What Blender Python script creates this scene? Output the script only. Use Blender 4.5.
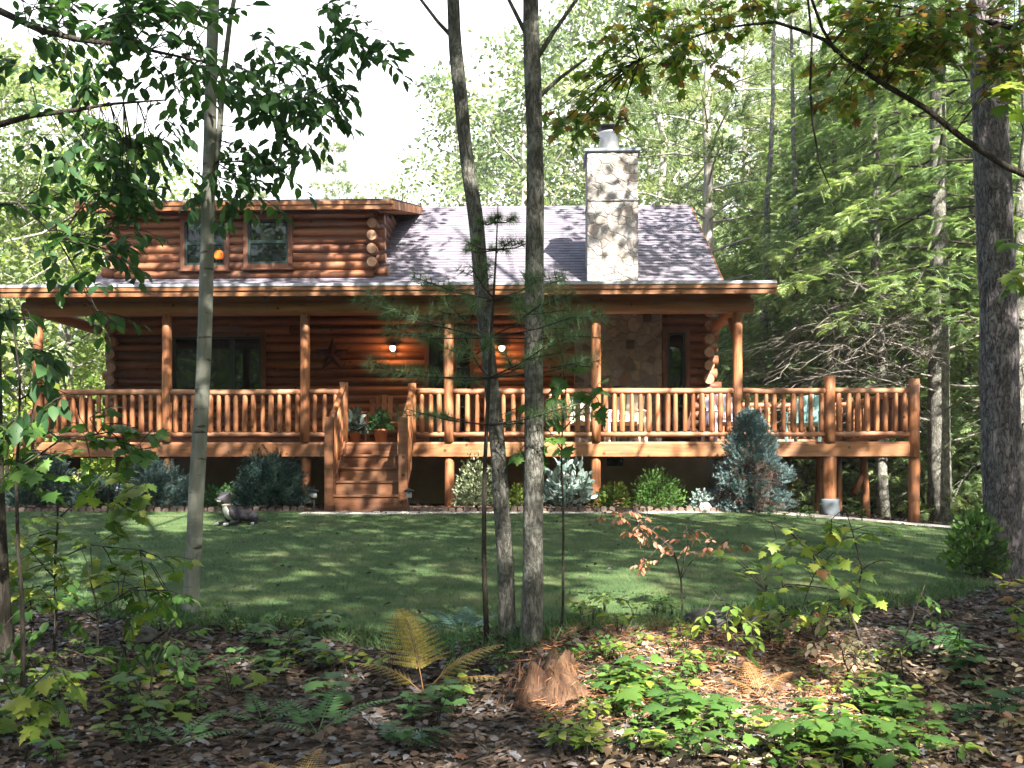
import bpy, bmesh, math, random
import numpy as np
from mathutils import Vector, Matrix, noise

for o in list(bpy.data.objects):
    bpy.data.objects.remove(o)
SC = bpy.context.scene
COL = SC.collection
rnd = random.Random(7)
RS = np.random.RandomState(11)
PI = math.pi

# ---------------------------------------------------------------- camera, sky, sun, exposure
EYE = 0.63
F, CX, HY = 1000.0, 512.0, 472.0
cd = bpy.data.cameras.new('camera')
cam = bpy.data.objects.new('camera', cd)
COL.objects.link(cam)
cam.location = (0, 0, EYE)
cam.rotation_euler = (math.radians(90), 0, 0)
cd.sensor_width = 36.0
cd.lens = 36.0 * F / 1024.0
cd.shift_y = (HY - 384.0) / 1024.0
cd.clip_start = 0.05
cd.clip_end = 3000
SC.camera = cam

SUN_EL, SUN_AZ = 40.0, 24.0        # azimuth: degrees to the right of straight behind the camera
world = bpy.data.worlds.new("World")
SC.world = world
world.use_nodes = True
wn = world.node_tree
wn.nodes.clear()
sky = wn.nodes.new('ShaderNodeTexSky')
sky.sky_type = 'NISHITA'
sky.sun_disc = False
sky.sun_elevation = math.radians(SUN_EL)
sky.sun_rotation = math.radians(180 - SUN_AZ)
sky.air_density = 1.2
sky.dust_density = 3.0
sky.ozone_density = 1.0
bg = wn.nodes.new('ShaderNodeBackground')
bg.inputs['Strength'].default_value = 0.065
wo = wn.nodes.new('ShaderNodeOutputWorld')
# thin bright cloud bank behind the cabin, broken by noise
wtc = wn.nodes.new('ShaderNodeTexCoord')
wdot = wn.nodes.new('ShaderNodeVectorMath'); wdot.operation = 'DOT_PRODUCT'
wdot.inputs[1].default_value = Vector((-.12, .90, .42)).normalized()
wn.links.new(wtc.outputs['Generated'], wdot.inputs[0])
wns = wn.nodes.new('ShaderNodeTexNoise'); wns.inputs['Scale'].default_value = 3.0; wns.inputs['Detail'].default_value = 6
wn.links.new(wtc.outputs['Generated'], wns.inputs['Vector'])
wad = wn.nodes.new('ShaderNodeMath'); wad.operation = 'MULTIPLY_ADD'; wad.inputs[1].default_value = .5
wn.links.new(wns.outputs['Fac'], wad.inputs[0]); wn.links.new(wdot.outputs['Value'], wad.inputs[2])
wr = wn.nodes.new('ShaderNodeMapRange'); wr.inputs['From Min'].default_value = .98; wr.inputs['From Max'].default_value = 1.16
wn.links.new(wad.outputs[0], wr.inputs['Value'])
wmx = wn.nodes.new('ShaderNodeMixRGB'); wmx.inputs[2].default_value = (6.6, 6.7, 6.9, 1)
wn.links.new(wr.outputs[0], wmx.inputs[0]); wn.links.new(sky.outputs[0], wmx.inputs[1])
wn.links.new(wmx.outputs[0], bg.inputs['Color'])
wn.links.new(bg.outputs[0], wo.inputs['Surface'])

az = math.radians(SUN_AZ)
SUNV = Vector((math.sin(az) * math.cos(math.radians(SUN_EL)), -math.cos(az) * math.cos(math.radians(SUN_EL)), math.sin(math.radians(SUN_EL))))
ld = bpy.data.lights.new('sun', 'SUN')
ld.energy = 5.0
ld.angle = math.radians(0.5)
ld.color = (1.0, 0.93, 0.82)
sun = bpy.data.objects.new('sun', ld)
COL.objects.link(sun)
sun.rotation_euler = SUNV.to_track_quat('Z', 'Y').to_euler()
sun.location = SUNV * 60

SC.view_settings.view_transform = 'Standard'
SC.view_settings.look = 'None'
SC.view_settings.gamma = 1.0
SC.view_settings.exposure = 2.6
SC.cycles.use_denoising = True
SC.cycles.max_bounces = 6
SC.cycles.diffuse_bounces = 3
SC.cycles.glossy_bounces = 2
SC.cycles.transmission_bounces = 3
SC.cycles.caustics_reflective = False
SC.cycles.caustics_refractive = False
SC.cycles.sample_clamp_indirect = 6.0

# ---------------------------------------------------------------- terrain height and pixel helpers
def nz(x, y, z=0.0):
    return noise.noise(Vector((x, y, z)))

def ground_h(x, y):
    h = -0.055 * max(0.0, 16.5 - y) if y > -4 else -0.055 * 20.5
    if x > 4:
        h -= 0.085 * min(x - 4, 12) * min(1, max(0, (y - 6) / 8))
    if x < -9:
        h -= 0.02 * min(-9 - x, 20)
    if y > 26:
        h += 0.012 * min(y - 26, 60)
    if y < 8.6:
        k = min(1, (8.6 - y) / 1.6)
        h += k * (0.10 * nz(x * 0.8, y * 0.8) + 0.05 * nz(x * 2.3, y * 2.3, 4))
        # low bank under the twin trees
        h += k * 0.10 * math.exp(-((x - 0.35) ** 2) / 0.8 - ((y - 6.4) ** 2) / 0.7)
        h -= k * 0.16 * math.exp(-((x - 2.6) ** 2) / 0.5 - ((y - 6.0) ** 2) / 0.35)
    if abs(x) > 14 or y > 24:
        h += 0.25 * nz(x * 0.12, y * 0.12, 9)
    return h

def gp(px, py):
    """point of the terrain seen at a place of the photograph"""
    a, b = (px - CX) / F, (HY - py) / F
    t = 3.0
    while t < 120:
        if EYE + b * t <= ground_h(a * t, t):
            break
        t += 0.02
    return Vector((a * t, t, ground_h(a * t, t)))

def at(px, py, d):
    return Vector(((px - CX) / F * d, d, EYE + (HY - py) / F * d))

def on_ground(x, y, dz=0.0):
    return Vector((x, y, ground_h(x, y) + dz))

TH = math.radians(-1.8)
HC, HS = math.cos(TH), math.sin(TH)
HY0 = 17.5

def H(px, py, yl):
    """photo place -> (x, z) in the cabin's own frame on the plane y = yl"""
    a, b = (px - CX) / F, (HY - py) / F
    t = (yl + HY0 * HC) / (HC - HS * a)
    X, dy = a * t, t - HY0
    return HC * X + HS * dy, EYE + b * t

def hx(px, yl): return H(px, 400, yl)[0]
def hz(py, yl, px=512): return H(px, py, yl)[1]

def W(x, y, z=0.0):
    return Vector((HC * x - HS * y, HS * x + HC * y + HY0, z))

# ---------------------------------------------------------------- objects and tags
def tag(o, label=None, cat=None, group=None, kind=None):
    if label: o['label'] = label
    if cat: o['category'] = cat
    if group: o['group'] = group
    if kind: o['kind'] = kind
    return o

def empty(name, loc=(0, 0, 0), rz=0.0, label=None, cat=None, group=None):
    o = bpy.data.objects.new(name, None)
    o.empty_display_size = 0.1
    o.location = loc
    o.rotation_euler = (0, 0, rz)
    COL.objects.link(o)
    return tag(o, label, cat, group)

def link(name, me, parent=None):
    o = bpy.data.objects.new(name, me)
    COL.objects.link(o)
    if parent is not None:
        o.parent = parent
    return o

def copy_tree(o, parent=None):
    c = o.copy()
    COL.objects.link(c)
    c.parent = parent
    for ch in list(o.children):
        copy_tree(ch, c)
    return c

class MB:
    """collects shapes for one mesh"""
    def __init__(s):
        s.v, s.f, s.sm, s.mi = [], [], [], []
    def add(s, vs, fs, smooth=False, mi=0):
        n = len(s.v)
        s.v.extend([tuple(v) for v in vs])
        for f in fs:
            s.f.append(tuple(i + n for i in f)); s.sm.append(smooth); s.mi.append(mi)
    def box(s, x0, x1, y0, y1, z0, z1, mi=0, bev=0.0):
        if bev > 0:
            b = bev
            vs = []
            for z, k in ((z0, b), (z0 + b, 0), (z1 - b, 0), (z1, b)):
                vs += [(x0 + k, y0 + k, z), (x1 - k, y0 + k, z), (x1 - k, y1 - k, z), (x0 + k, y1 - k, z)]
            fs = [(3, 2, 1, 0), (12, 13, 14, 15)]
            for r in range(3):
                for i in range(4):
                    j = (i + 1) % 4
                    fs.append((r * 4 + i, r * 4 + j, r * 4 + 4 + j, r * 4 + 4 + i))
            s.add(vs, fs, False, mi)
            return
        vs = [(x0, y0, z0), (x1, y0, z0), (x1, y1, z0), (x0, y1, z0), (x0, y0, z1), (x1, y0, z1), (x1, y1, z1), (x0, y1, z1)]
        s.add(vs, [(3, 2, 1, 0), (4, 5, 6, 7), (0, 1, 5, 4), (1, 2, 6, 5), (2, 3, 7, 6), (3, 0, 4, 7)], False, mi)
    def hexa(s, a, mi=0):
        """eight corners: bottom four then top four"""
        s.add(a, [(3, 2, 1, 0), (4, 5, 6, 7), (0, 1, 5, 4), (1, 2, 6, 5), (2, 3, 7, 6), (3, 0, 4, 7)], False, mi)
    def beam(s, p0, p1, w, h, up=(0, 0, 1), mi=0):
        p0, p1 = Vector(p0), Vector(p1)
        d = (p1 - p0).normalized()
        u = Vector(up)
        sd = d.cross(u).normalized()
        u = sd.cross(d).normalized()
        a = []
        for zz in (-h / 2, h / 2):
            for p, q in ((p0, -w / 2), (p1, -w / 2), (p1, w / 2), (p0, w / 2)):
                a.append(p + sd * q + u * zz)
        s.hexa(a, mi)
    def tube(s, pts, rad, n=10, wob=0.0, mi=0, caps=True, seed=None, capmi=None, squash=None):
        pts = [Vector(p) for p in pts]
        if not hasattr(rad, '__len__'): rad = [rad] * len(pts)
        base = len(s.v)
        t0 = (pts[1] - pts[0]).normalized()
        ref = Vector((0, 0, 1)) if abs(t0.z) < 0.9 else Vector((1, 0, 0))
        u = t0.cross(ref).normalized()
        off = rnd.random() * 50 if seed is None else seed
        vs = []
        for i, p in enumerate(pts):
            if i == 0: t = t0
            elif i == len(pts) - 1: t = (pts[i] - pts[i - 1]).normalized()
            else: t = (pts[i + 1] - pts[i - 1]).normalized()
            u = (u - t * u.dot(t)).normalized()
            w = t.cross(u)
            for k in range(n):
                a = 2 * PI * k / n
                r = rad[i]
                if wob:
                    r *= 1 + wob * nz(math.cos(a) * 1.3 + off, math.sin(a) * 1.3, (p - pts[0]).length * 2.2)
                vs.append(p + u * (math.cos(a) * r) + w * (math.sin(a) * r))
        fs = []
        for i in range(len(pts) - 1):
            for k in range(n):
                j = (k + 1) % n
                fs.append((i * n + k, i * n + j, (i + 1) * n + j, (i + 1) * n + k))
        s.add(vs, fs, True, mi)
        if caps:
            m = len(pts) - 1
            cm = mi if capmi is None else capmi
            s.add([], [], False)
            s.f.append(tuple(base + k for k in reversed(range(n)))); s.sm.append(False); s.mi.append(cm)
            s.f.append(tuple(base + m * n + k for k in range(n))); s.sm.append(False); s.mi.append(cm)
    def log(s, p0, p1, r0, r1=None, n=10, wob=0.08, bow=0.0, mi=0, capmi=None, seg=None):
        p0, p1 = Vector(p0), Vector(p1)
        if r1 is None: r1 = r0
        L = (p1 - p0).length
        m = seg or max(2, min(14, int(L / 0.35) + 1))
        q = Vector((rnd.uniform(-1, 1), rnd.uniform(-1, 1), rnd.uniform(-1, 1))) * bow
        pts, rr = [], []
        for i in range(m + 1):
            t = i / m
            pts.append(p0.lerp(p1, t) + q * math.sin(t * PI))
            rr.append(r0 + (r1 - r0) * t)
        s.tube(pts, rr, n, wob, mi, True, None, capmi)
    def lathe(s, c, prof, n=20, mi=0, smooth=True):
        c = Vector(c)
        vs, fs = [], []
        for r, z in prof:
            for k in range(n):
                a = 2 * PI * k / n
                vs.append(c + Vector((math.cos(a) * r, math.sin(a) * r, z)))
        for i in range(len(prof) - 1):
            for k in range(n):
                j = (k + 1) % n
                fs.append((i * n + k, i * n + j, (i + 1) * n + j, (i + 1) * n + k))
        s.add(vs, fs, smooth, mi)
    def build(s, name, mats, parent=None):
        me = bpy.data.meshes.new(name)
        me.from_pydata(s.v, [], s.f)
        me.polygons.foreach_set('use_smooth', s.sm)
        if not isinstance(mats, (list, tuple)): mats = [mats]
        for m in mats: me.materials.append(m)
        if len(mats) > 1: me.polygons.foreach_set('material_index', s.mi)
        me.update()
        return link(name, me, parent)

# ---------------------------------------------------------------- numpy leaves
def nrm(a):
    return a / np.maximum(np.linalg.norm(a, axis=-1, keepdims=True), 1e-9)

SH = {}
def shape(name, v, f): SH[name] = (np.array(v, float), np.array(f, int))
shape('diamond', [(0, 0, 0), (.5, .32, .08), (1, 0, -.05), (.5, -.32, .08)], [(0, 2, 1), (0, 3, 2)])
shape('ovate', [(0, 0, 0), (.5, 0, -.03), (1, 0, -.16), (.25, .23, .05), (.62, .25, .02), (.25, -.23, .05), (.62, -.25, .02)],
      [(0, 1, 3), (3, 1, 4), (1, 2, 4), (0, 5, 1), (5, 6, 1), (1, 6, 2)])
_mp = [(0.0, 0.0), (.08, .30), (-.02, .50), (.22, .40), (.40, .62), (.48, .28), (.66, .36), (.68, .18), (1.0, 0.0)]
_mv = [(.3, 0, .05)] + [(x, y, -.10 * abs(y) - .08 * x * x) for x, y in _mp] + [(x, -y, -.10 * abs(y) - .08 * x * x) for x, y in _mp[1:-1][::-1]]
shape('maple', _mv, [(0, i, i % (len(_mv) - 1) + 1) for i in range(1, len(_mv))][::-1])
# hemlock spray: flat feather of narrow pointed twiglets
v, f = [(0, 0, 0), (.5, .012, -.03), (1.0, 0, -.16), (.5, -.012, -.03)], [(0, 1, 2), (0, 2, 3)]
for i in range(7):
    t = .08 + i * .125
    l = .46 * (1 - t * .66) * (1, .8, 1.1, .9, 1.05, .85, 1)[i]
    for sg in (1, -1):
        n0 = len(v)
        z = -.16 * t * t
        v += [(t - .02, 0, z), (t + .045, sg * .01, z), (t + l * .55 + .03, sg * l * .62, z + .02), (t + l * .8, sg * l, z - .05), (t + l * .42 - .03, sg * l * .6, z - .02)]
        f += [(n0, n0 + 1, n0 + 2), (n0, n0 + 2, n0 + 4), (n0 + 4, n0 + 2, n0 + 3)]
shape('spray', v, f)
# needle tuft
v, f = [], []
_r = random.Random(3)
for i in range(13):
    a = _r.uniform(0, 2 * PI); c = _r.uniform(.25, 1.0)
    d = Vector((c, math.cos(a) * (1.1 - c * .7), math.sin(a) * (1.1 - c * .7))).normalized()
    q = d.cross(Vector((_r.uniform(-1, 1), _r.uniform(-1, 1), _r.uniform(-1, 1)))).normalized() * .035
    n0 = len(v)
    l = _r.uniform(.7, 1.0)
    v += [tuple(q), tuple(-q), tuple(d * l)]
    f += [(n0, n0 + 1, n0 + 2)]
shape('tuft', v, f)
v, f = [], []
for i in range(22):
    a = _r.uniform(0, 2 * PI); c = _r.uniform(.1, 1.0)
    d = Vector((c, math.cos(a) * (1.1 - c * .7), math.sin(a) * (1.1 - c * .7))).normalized()
    q = d.cross(Vector((_r.uniform(-1, 1), _r.uniform(-1, 1), _r.uniform(-1, 1)))).normalized() * .014
    n0 = len(v); l = _r.uniform(.7, 1.0)
    v += [tuple(q), tuple(-q), tuple(d * l)]
    f += [(n0, n0 + 1, n0 + 2)]
shape('finetuft', v, f)
# short-needled spruce twig
v, f = [], []
for i in range(26):
    t = i / 26.0
    a = _r.uniform(0, 2 * PI)
    d = Vector((.55, math.cos(a), math.sin(a))).normalized()
    p = Vector((t, 0, 0))
    q = Vector((.045, 0, 0))
    n0 = len(v)
    v += [tuple(p - q), tuple(p + q), tuple(p + d * .26)]
    f += [(n0, n0 + 1, n0 + 2)]
shape('twig', v, f)
shape('lance', [(0, 0, 0), (.35, .12, .02), (1, 0, -.06), (.35, -.12, .02)], [(0, 2, 1), (0, 3, 2)])
shape('blade', [(-.05, 0, 0), (.05, 0, 0), (.0, .18, 1.0)], [(0, 1, 2)])

def leafmesh(name, sets, mats, parent=None, kind=None):
    """sets: list of (shape, P, D, N, S, material index) -> ONE mesh"""
    VV, FF, MI = [], [], []
    base = 0
    for sh, P, D, N, S, mi in sets:
        if len(P) == 0: continue
        sv, sf = SH[sh]
        P = np.asarray(P, float); D = nrm(np.asarray(D, float)); N = np.asarray(N, float)
        S = np.asarray(S, float).reshape(-1, 1, 1)
        B = nrm(np.cross(N, D)); N2 = np.cross(D, B)
        V = P[:, None, :] + S * (sv[None, :, 0:1] * D[:, None, :] + sv[None, :, 1:2] * B[:, None, :] + sv[None, :, 2:3] * N2[:, None, :])
        n = len(P)
        FI = sf[None] + (np.arange(n) * len(sv))[:, None, None] + base
        VV.append(V.reshape(-1, 3)); FF.append(FI.reshape(-1, 3)); MI.append(np.full(n * len(sf), mi))
        base += n * len(sv)
    V = np.concatenate(VV); Fc = np.concatenate(FF); M = np.concatenate(MI)
    me = bpy.data.meshes.new(name)
    me.vertices.add(len(V)); me.vertices.foreach_set('co', V.astype(np.float32).ravel())
    me.loops.add(len(Fc) * 3); me.loops.foreach_set('vertex_index', Fc.astype(np.int32).ravel())
    me.polygons.add(len(Fc))
    me.polygons.foreach_set('loop_start', np.arange(0, len(Fc) * 3, 3, dtype=np.int32))
    if not isinstance(mats, (list, tuple)): mats = [mats]
    for m in mats: me.materials.append(m)
    if len(mats) > 1: me.polygons.foreach_set('material_index', M.astype(np.int32))
    me.update(calc_edges=True)
    o = link(name, me, parent)
    if kind: o['kind'] = kind
    return o

def rand_dirs(n, rs=None, up=0.0, flat=1.0):
    rs = rs or RS
    d = rs.normal(size=(n, 3)); d[:, 2] *= flat; d[:, 2] += up
    return nrm(d)

# ---------------------------------------------------------------- materials
def newmat(name):
    m = bpy.data.materials.new(name)
    m.use_nodes = True
    t = m.node_tree
    t.nodes.clear()
    out = t.nodes.new('ShaderNodeOutputMaterial')
    return m, t, out

def nd(t, typ, **kw):
    n = t.nodes.new(typ)
    for k, v in kw.items():
        if k in n.inputs: n.inputs[k].default_value = v
        else: setattr(n, k, v)
    return n

def rgba(c): return (c[0], c[1], c[2], 1.0)

def ramp(t, fac, cols, interp='LINEAR'):
    r = t.nodes.new('ShaderNodeValToRGB')
    r.color_ramp.interpolation = interp
    e = r.color_ramp.elements
    while len(e) < len(cols): e.new(0.5)
    for i, (p, c) in enumerate(cols):
        e[i].position = p; e[i].color = rgba(c)
    if fac is not None: t.links.new(fac, r.inputs[0])
    return r

def surf(name, cols, scale=4.0, stretch=(1, 1, 1), rough=0.7, bump=0.3, detail=6, spec=0.3, metal=0.0, bscale=None, bdist=0.01, island=0.0, streak=0.0):
    """noise-coloured solid material"""
    m, t, out = newmat(name)
    tc = nd(t, 'ShaderNodeTexCoord')
    mp = nd(t, 'ShaderNodeMapping'); mp.inputs['Scale'].default_value = stretch
    t.links.new(tc.outputs['Object'], mp.inputs[0])
    n1 = nd(t, 'ShaderNodeTexNoise', Scale=scale, Detail=detail, Roughness=0.62)
    t.links.new(mp.outputs[0], n1.inputs['Vector'])
    fac = n1.outputs['Fac']
    if island:
        g = nd(t, 'ShaderNodeNewGeometry')
        ma = nd(t, 'ShaderNodeMath', operation='MULTIPLY_ADD')
        t.links.new(g.outputs['Random Per Island'], ma.inputs[0]); ma.inputs[1].default_value = island
        sb = nd(t, 'ShaderNodeMath', operation='SUBTRACT'); t.links.new(fac, sb.inputs[0]); sb.inputs[1].default_value = island / 2
        t.links.new(sb.outputs[0], ma.inputs[2])
        fac = ma.outputs[0]
    r = ramp(t, fac, cols)
    colr = r.outputs[0]
    if streak:
        # drying checks along the grain, grey weathering and knots
        ns = nd(t, 'ShaderNodeTexNoise', Scale=scale * 2.6, Detail=6, Roughness=.75)
        t.links.new(mp.outputs[0], ns.inputs['Vector'])
        rs_ = ramp(t, ns.outputs['Fac'], [(.34, (.25, .22, .20)), (.43, (1, 1, 1))])
        mu = nd(t, 'ShaderNodeMixRGB', blend_type='MULTIPLY'); mu.inputs[0].default_value = streak
        t.links.new(colr, mu.inputs[1]); t.links.new(rs_.outputs[0], mu.inputs[2])
        nw = nd(t, 'ShaderNodeTexNoise', Scale=1.7, Detail=7, Roughness=.7); t.links.new(tc.outputs['Object'], nw.inputs['Vector'])
        rw = ramp(t, nw.outputs['Fac'], [(.5, (0, 0, 0)), (.68, (.55, .55, .55))])
        mw = nd(t, 'ShaderNodeMixRGB'); t.links.new(rw.outputs[0], mw.inputs[0]); t.links.new(mu.outputs[0], mw.inputs[1])
        mw.inputs[2].default_value = rgba(tuple(.55 * a + .45 * b for a, b in zip(cols[1][1], (.20, .17, .145))))
        vk = nd(t, 'ShaderNodeTexVoronoi', feature='F1', Scale=3.3); t.links.new(tc.outputs['Object'], vk.inputs['Vector'])
        rk_ = ramp(t, vk.outputs['Distance'], [(.07, (.22, .17, .14)), (.12, (1, 1, 1))])
        mk = nd(t, 'ShaderNodeMixRGB', blend_type='MULTIPLY'); mk.inputs[0].default_value = .85
        t.links.new(mw.outputs[0], mk.inputs[1]); t.links.new(rk_.outputs[0], mk.inputs[2])
        colr = mk.outputs[0]
    p = nd(t, 'ShaderNodeBsdfPrincipled', Roughness=rough, Metallic=metal)
    p.inputs['Specular IOR Level'].default_value = spec
    t.links.new(colr, p.inputs['Base Color'])
    if bump:
        n2 = nd(t, 'ShaderNodeTexNoise', Scale=bscale or scale * 3, Detail=5, Roughness=0.7)
        t.links.new(mp.outputs[0], n2.inputs['Vector'])
        b = nd(t, 'ShaderNodeBump', Strength=bump, Distance=bdist)
        t.links.new(n2.outputs['Fac'], b.inputs['Height'])
        t.links.new(b.outputs[0], p.inputs['Normal'])
    t.links.new(p.outputs[0], out.inputs[0])
    return m

def leafmat(name, cols, trans=0.35, rough=0.5, spec=0.3, tboost=1.3, clump=0.0):
    """each leaf takes one of the ramp's colours"""
    m, t, out = newmat(name)
    g = nd(t, 'ShaderNodeNewGeometry')
    fac = g.outputs['Random Per Island']
    if clump:
        tc = nd(t, 'ShaderNodeTexCoord')
        n1 = nd(t, 'ShaderNodeTexNoise', Scale=clump, Detail=2)
        t.links.new(tc.outputs['Object'], n1.inputs['Vector'])
        mx = nd(t, 'ShaderNodeMath', operation='MULTIPLY_ADD'); mx.inputs[1].default_value = 0.5
        t.links.new(fac, mx.inputs[0])
        m2 = nd(t, 'ShaderNodeMath', operation='MULTIPLY_ADD'); m2.inputs[1].default_value = 1.6; m2.inputs[2].default_value = -0.55
        t.links.new(n1.outputs['Fac'], m2.inputs[0]); t.links.new(m2.outputs[0], mx.inputs[2])
        fac = mx.outputs[0]
    r = ramp(t, fac, cols)
    p = nd(t, 'ShaderNodeBsdfPrincipled', Roughness=rough)
    p.inputs['Specular IOR Level'].default_value = spec
    t.links.new(r.outputs[0], p.inputs['Base Color'])
    tr = nd(t, 'ShaderNodeBsdfTranslucent')
    mul = nd(t, 'ShaderNodeMixRGB', blend_type='MULTIPLY'); mul.inputs[0].default_value = 1.0
    mul.inputs[2].default_value = (tboost, tboost * 1.05, tboost * .6, 1)
    t.links.new(r.outputs[0], mul.inputs[1]); t.links.new(mul.outputs[0], tr.inputs[0])
    mix = nd(t, 'ShaderNodeMixShader'); mix.inputs[0].default_value = trans
    t.links.new(p.outputs[0], mix.inputs[1]); t.links.new(tr.outputs[0], mix.inputs[2])
    t.links.new(mix.outputs[0], out.inputs[0])
    return m

def wood(name, dark, mid, light, stretch, rough=0.55, island=0.5, spec=0.3):
    return surf(name, [(.25, dark), (.5, mid), (.75, light)], scale=2.2, streak=.75, stretch=stretch, rough=rough, bump=.35, island=island, spec=spec, bscale=7, bdist=.006)

M = {}
M['log_h'] = wood('stained_log_wall', (.10, .038, .019), (.185, .072, .034), (.27, .112, .054), (.6, 6, 7), island=.6)
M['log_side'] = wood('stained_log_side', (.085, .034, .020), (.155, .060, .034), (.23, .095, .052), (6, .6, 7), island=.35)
M['log_end'] = surf('weathered_log_end', [(.3, (.22, .12, .07)), (.7, (.38, .24, .15))], scale=14, bump=.3)
M['rail_v'] = wood('stained_post_log', (.085, .030, .013), (.20, .074, .030), (.39, .172, .074), (6, 6, .7), island=.9)
M['rail_h'] = wood('stained_rail_log', (.14, .056, .028), (.27, .122, .062), (.41, .22, .125), (.7, 6, 6), island=.5)
M['rail_s'] = wood('stained_side_rail_log', (.20, .08, .04), (.34, .16, .08), (.48, .26, .15), (6, .7, 6), island=.5)
M['board'] = wood('stained_board', (.115, .044, .019), (.20, .082, .034), (.31, .145, .062), (.5, 9, 5), island=.35)
M['beam'] = wood('stained_beam', (.18, .07, .028), (.30, .12, .048), (.38, .17, .07), (.5, 9, 5), island=.3)
M['stair'] = wood('stained_stair_board', (.08, .030, .014), (.145, .060, .028), (.22, .10, .05), (.6, 7, 7), island=.5)
M['ceiling'] = wood('ceiling_board', (.12, .05, .02), (.22, .09, .04), (.28, .12, .055), (.5, 9, 5), island=.3)
M['deck_under'] = surf('deck_joist_wood', [(.3, (.09, .045, .02)), (.7, (.18, .09, .045))], scale=5, stretch=(1, 6, 6))
M['window_green'] = surf('dark_green_window_frame', [(.3, (.012, .028, .026)), (.7, (.02, .042, .038))], scale=9, rough=.45, bump=.05)
M['trim'] = wood('window_trim_wood', (.08, .032, .018), (.13, .052, .028), (.18, .075, .04), (4, 4, 4), island=.3)
M['concrete'] = surf('foundation_concrete', [(.3, (.34, .25, .17)), (.7, (.46, .36, .26))], scale=2.5, bump=.25, rough=.9, spec=.1)
M['pier'] = surf('grey_concrete_pier', [(.3, (.12, .145, .17)), (.7, (.18, .205, .23))], scale=8, bump=.3, rough=.9)
M['metal'] = surf('galvanised_metal', [(.3, (.45, .46, .48)), (.7, (.62, .63, .65))], scale=6, metal=.8, rough=.4, bump=.05)
M['drip'] = surf('drip_edge_metal', [(.3, (.30, .31, .34)), (.7, (.40, .41, .44))], scale=3, rough=.35, bump=0)
M['black'] = surf('black_metal', [(.3, (.012, .012, .014)), (.7, (.025, .025, .028))], scale=9, rough=.5, bump=.1)
M['terracotta'] = surf('terracotta', [(.3, (.38, .15, .06)), (.7, (.50, .22, .10))], scale=10, rough=.85, bump=.1)
M['star'] = surf('dark_red_painted_metal', [(.3, (.03, .009, .009)), (.7, (.05, .014, .013))], scale=10, rough=.55, bump=.1)
M['orange'] = surf('orange_plastic', [(.3, (.75, .16, .02)), (.7, (.85, .22, .03))], scale=5, rough=.4, bump=0)

def glassmat():
    m, t, out = newmat('dark_window_glass')
    tc = nd(t, 'ShaderNodeTexCoord')
    n = nd(t, 'ShaderNodeTexNoise', Scale=1.3, Detail=1)
    t.links.new(tc.outputs['Object'], n.inputs['Vector'])
    p = nd(t, 'ShaderNodeBsdfPrincipled', Roughness=0.02)
    p.inputs['Base Color'].default_value = (.006, .009, .010, 1)
    p.inputs['IOR'].default_value = 1.45
    b = nd(t, 'ShaderNodeBump', Strength=0.05, Distance=0.05)
    t.links.new(n.outputs['Fac'], b.inputs['Height']); t.links.new(b.outputs[0], p.inputs['Normal'])
    t.links.new(p.outputs[0], out.inputs[0])
    return m
M['glass'] = glassmat()

def emis(name, c, s):
    m, t, out = newmat(name)
    e = nd(t, 'ShaderNodeEmission', Strength=s); e.inputs[0].default_value = rgba(c)
    t.links.new(e.outputs[0], out.inputs[0])
    return m
M['glow'] = emis('lit_lamp_globe', (1.0, .62, .28), 1.6)

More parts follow.
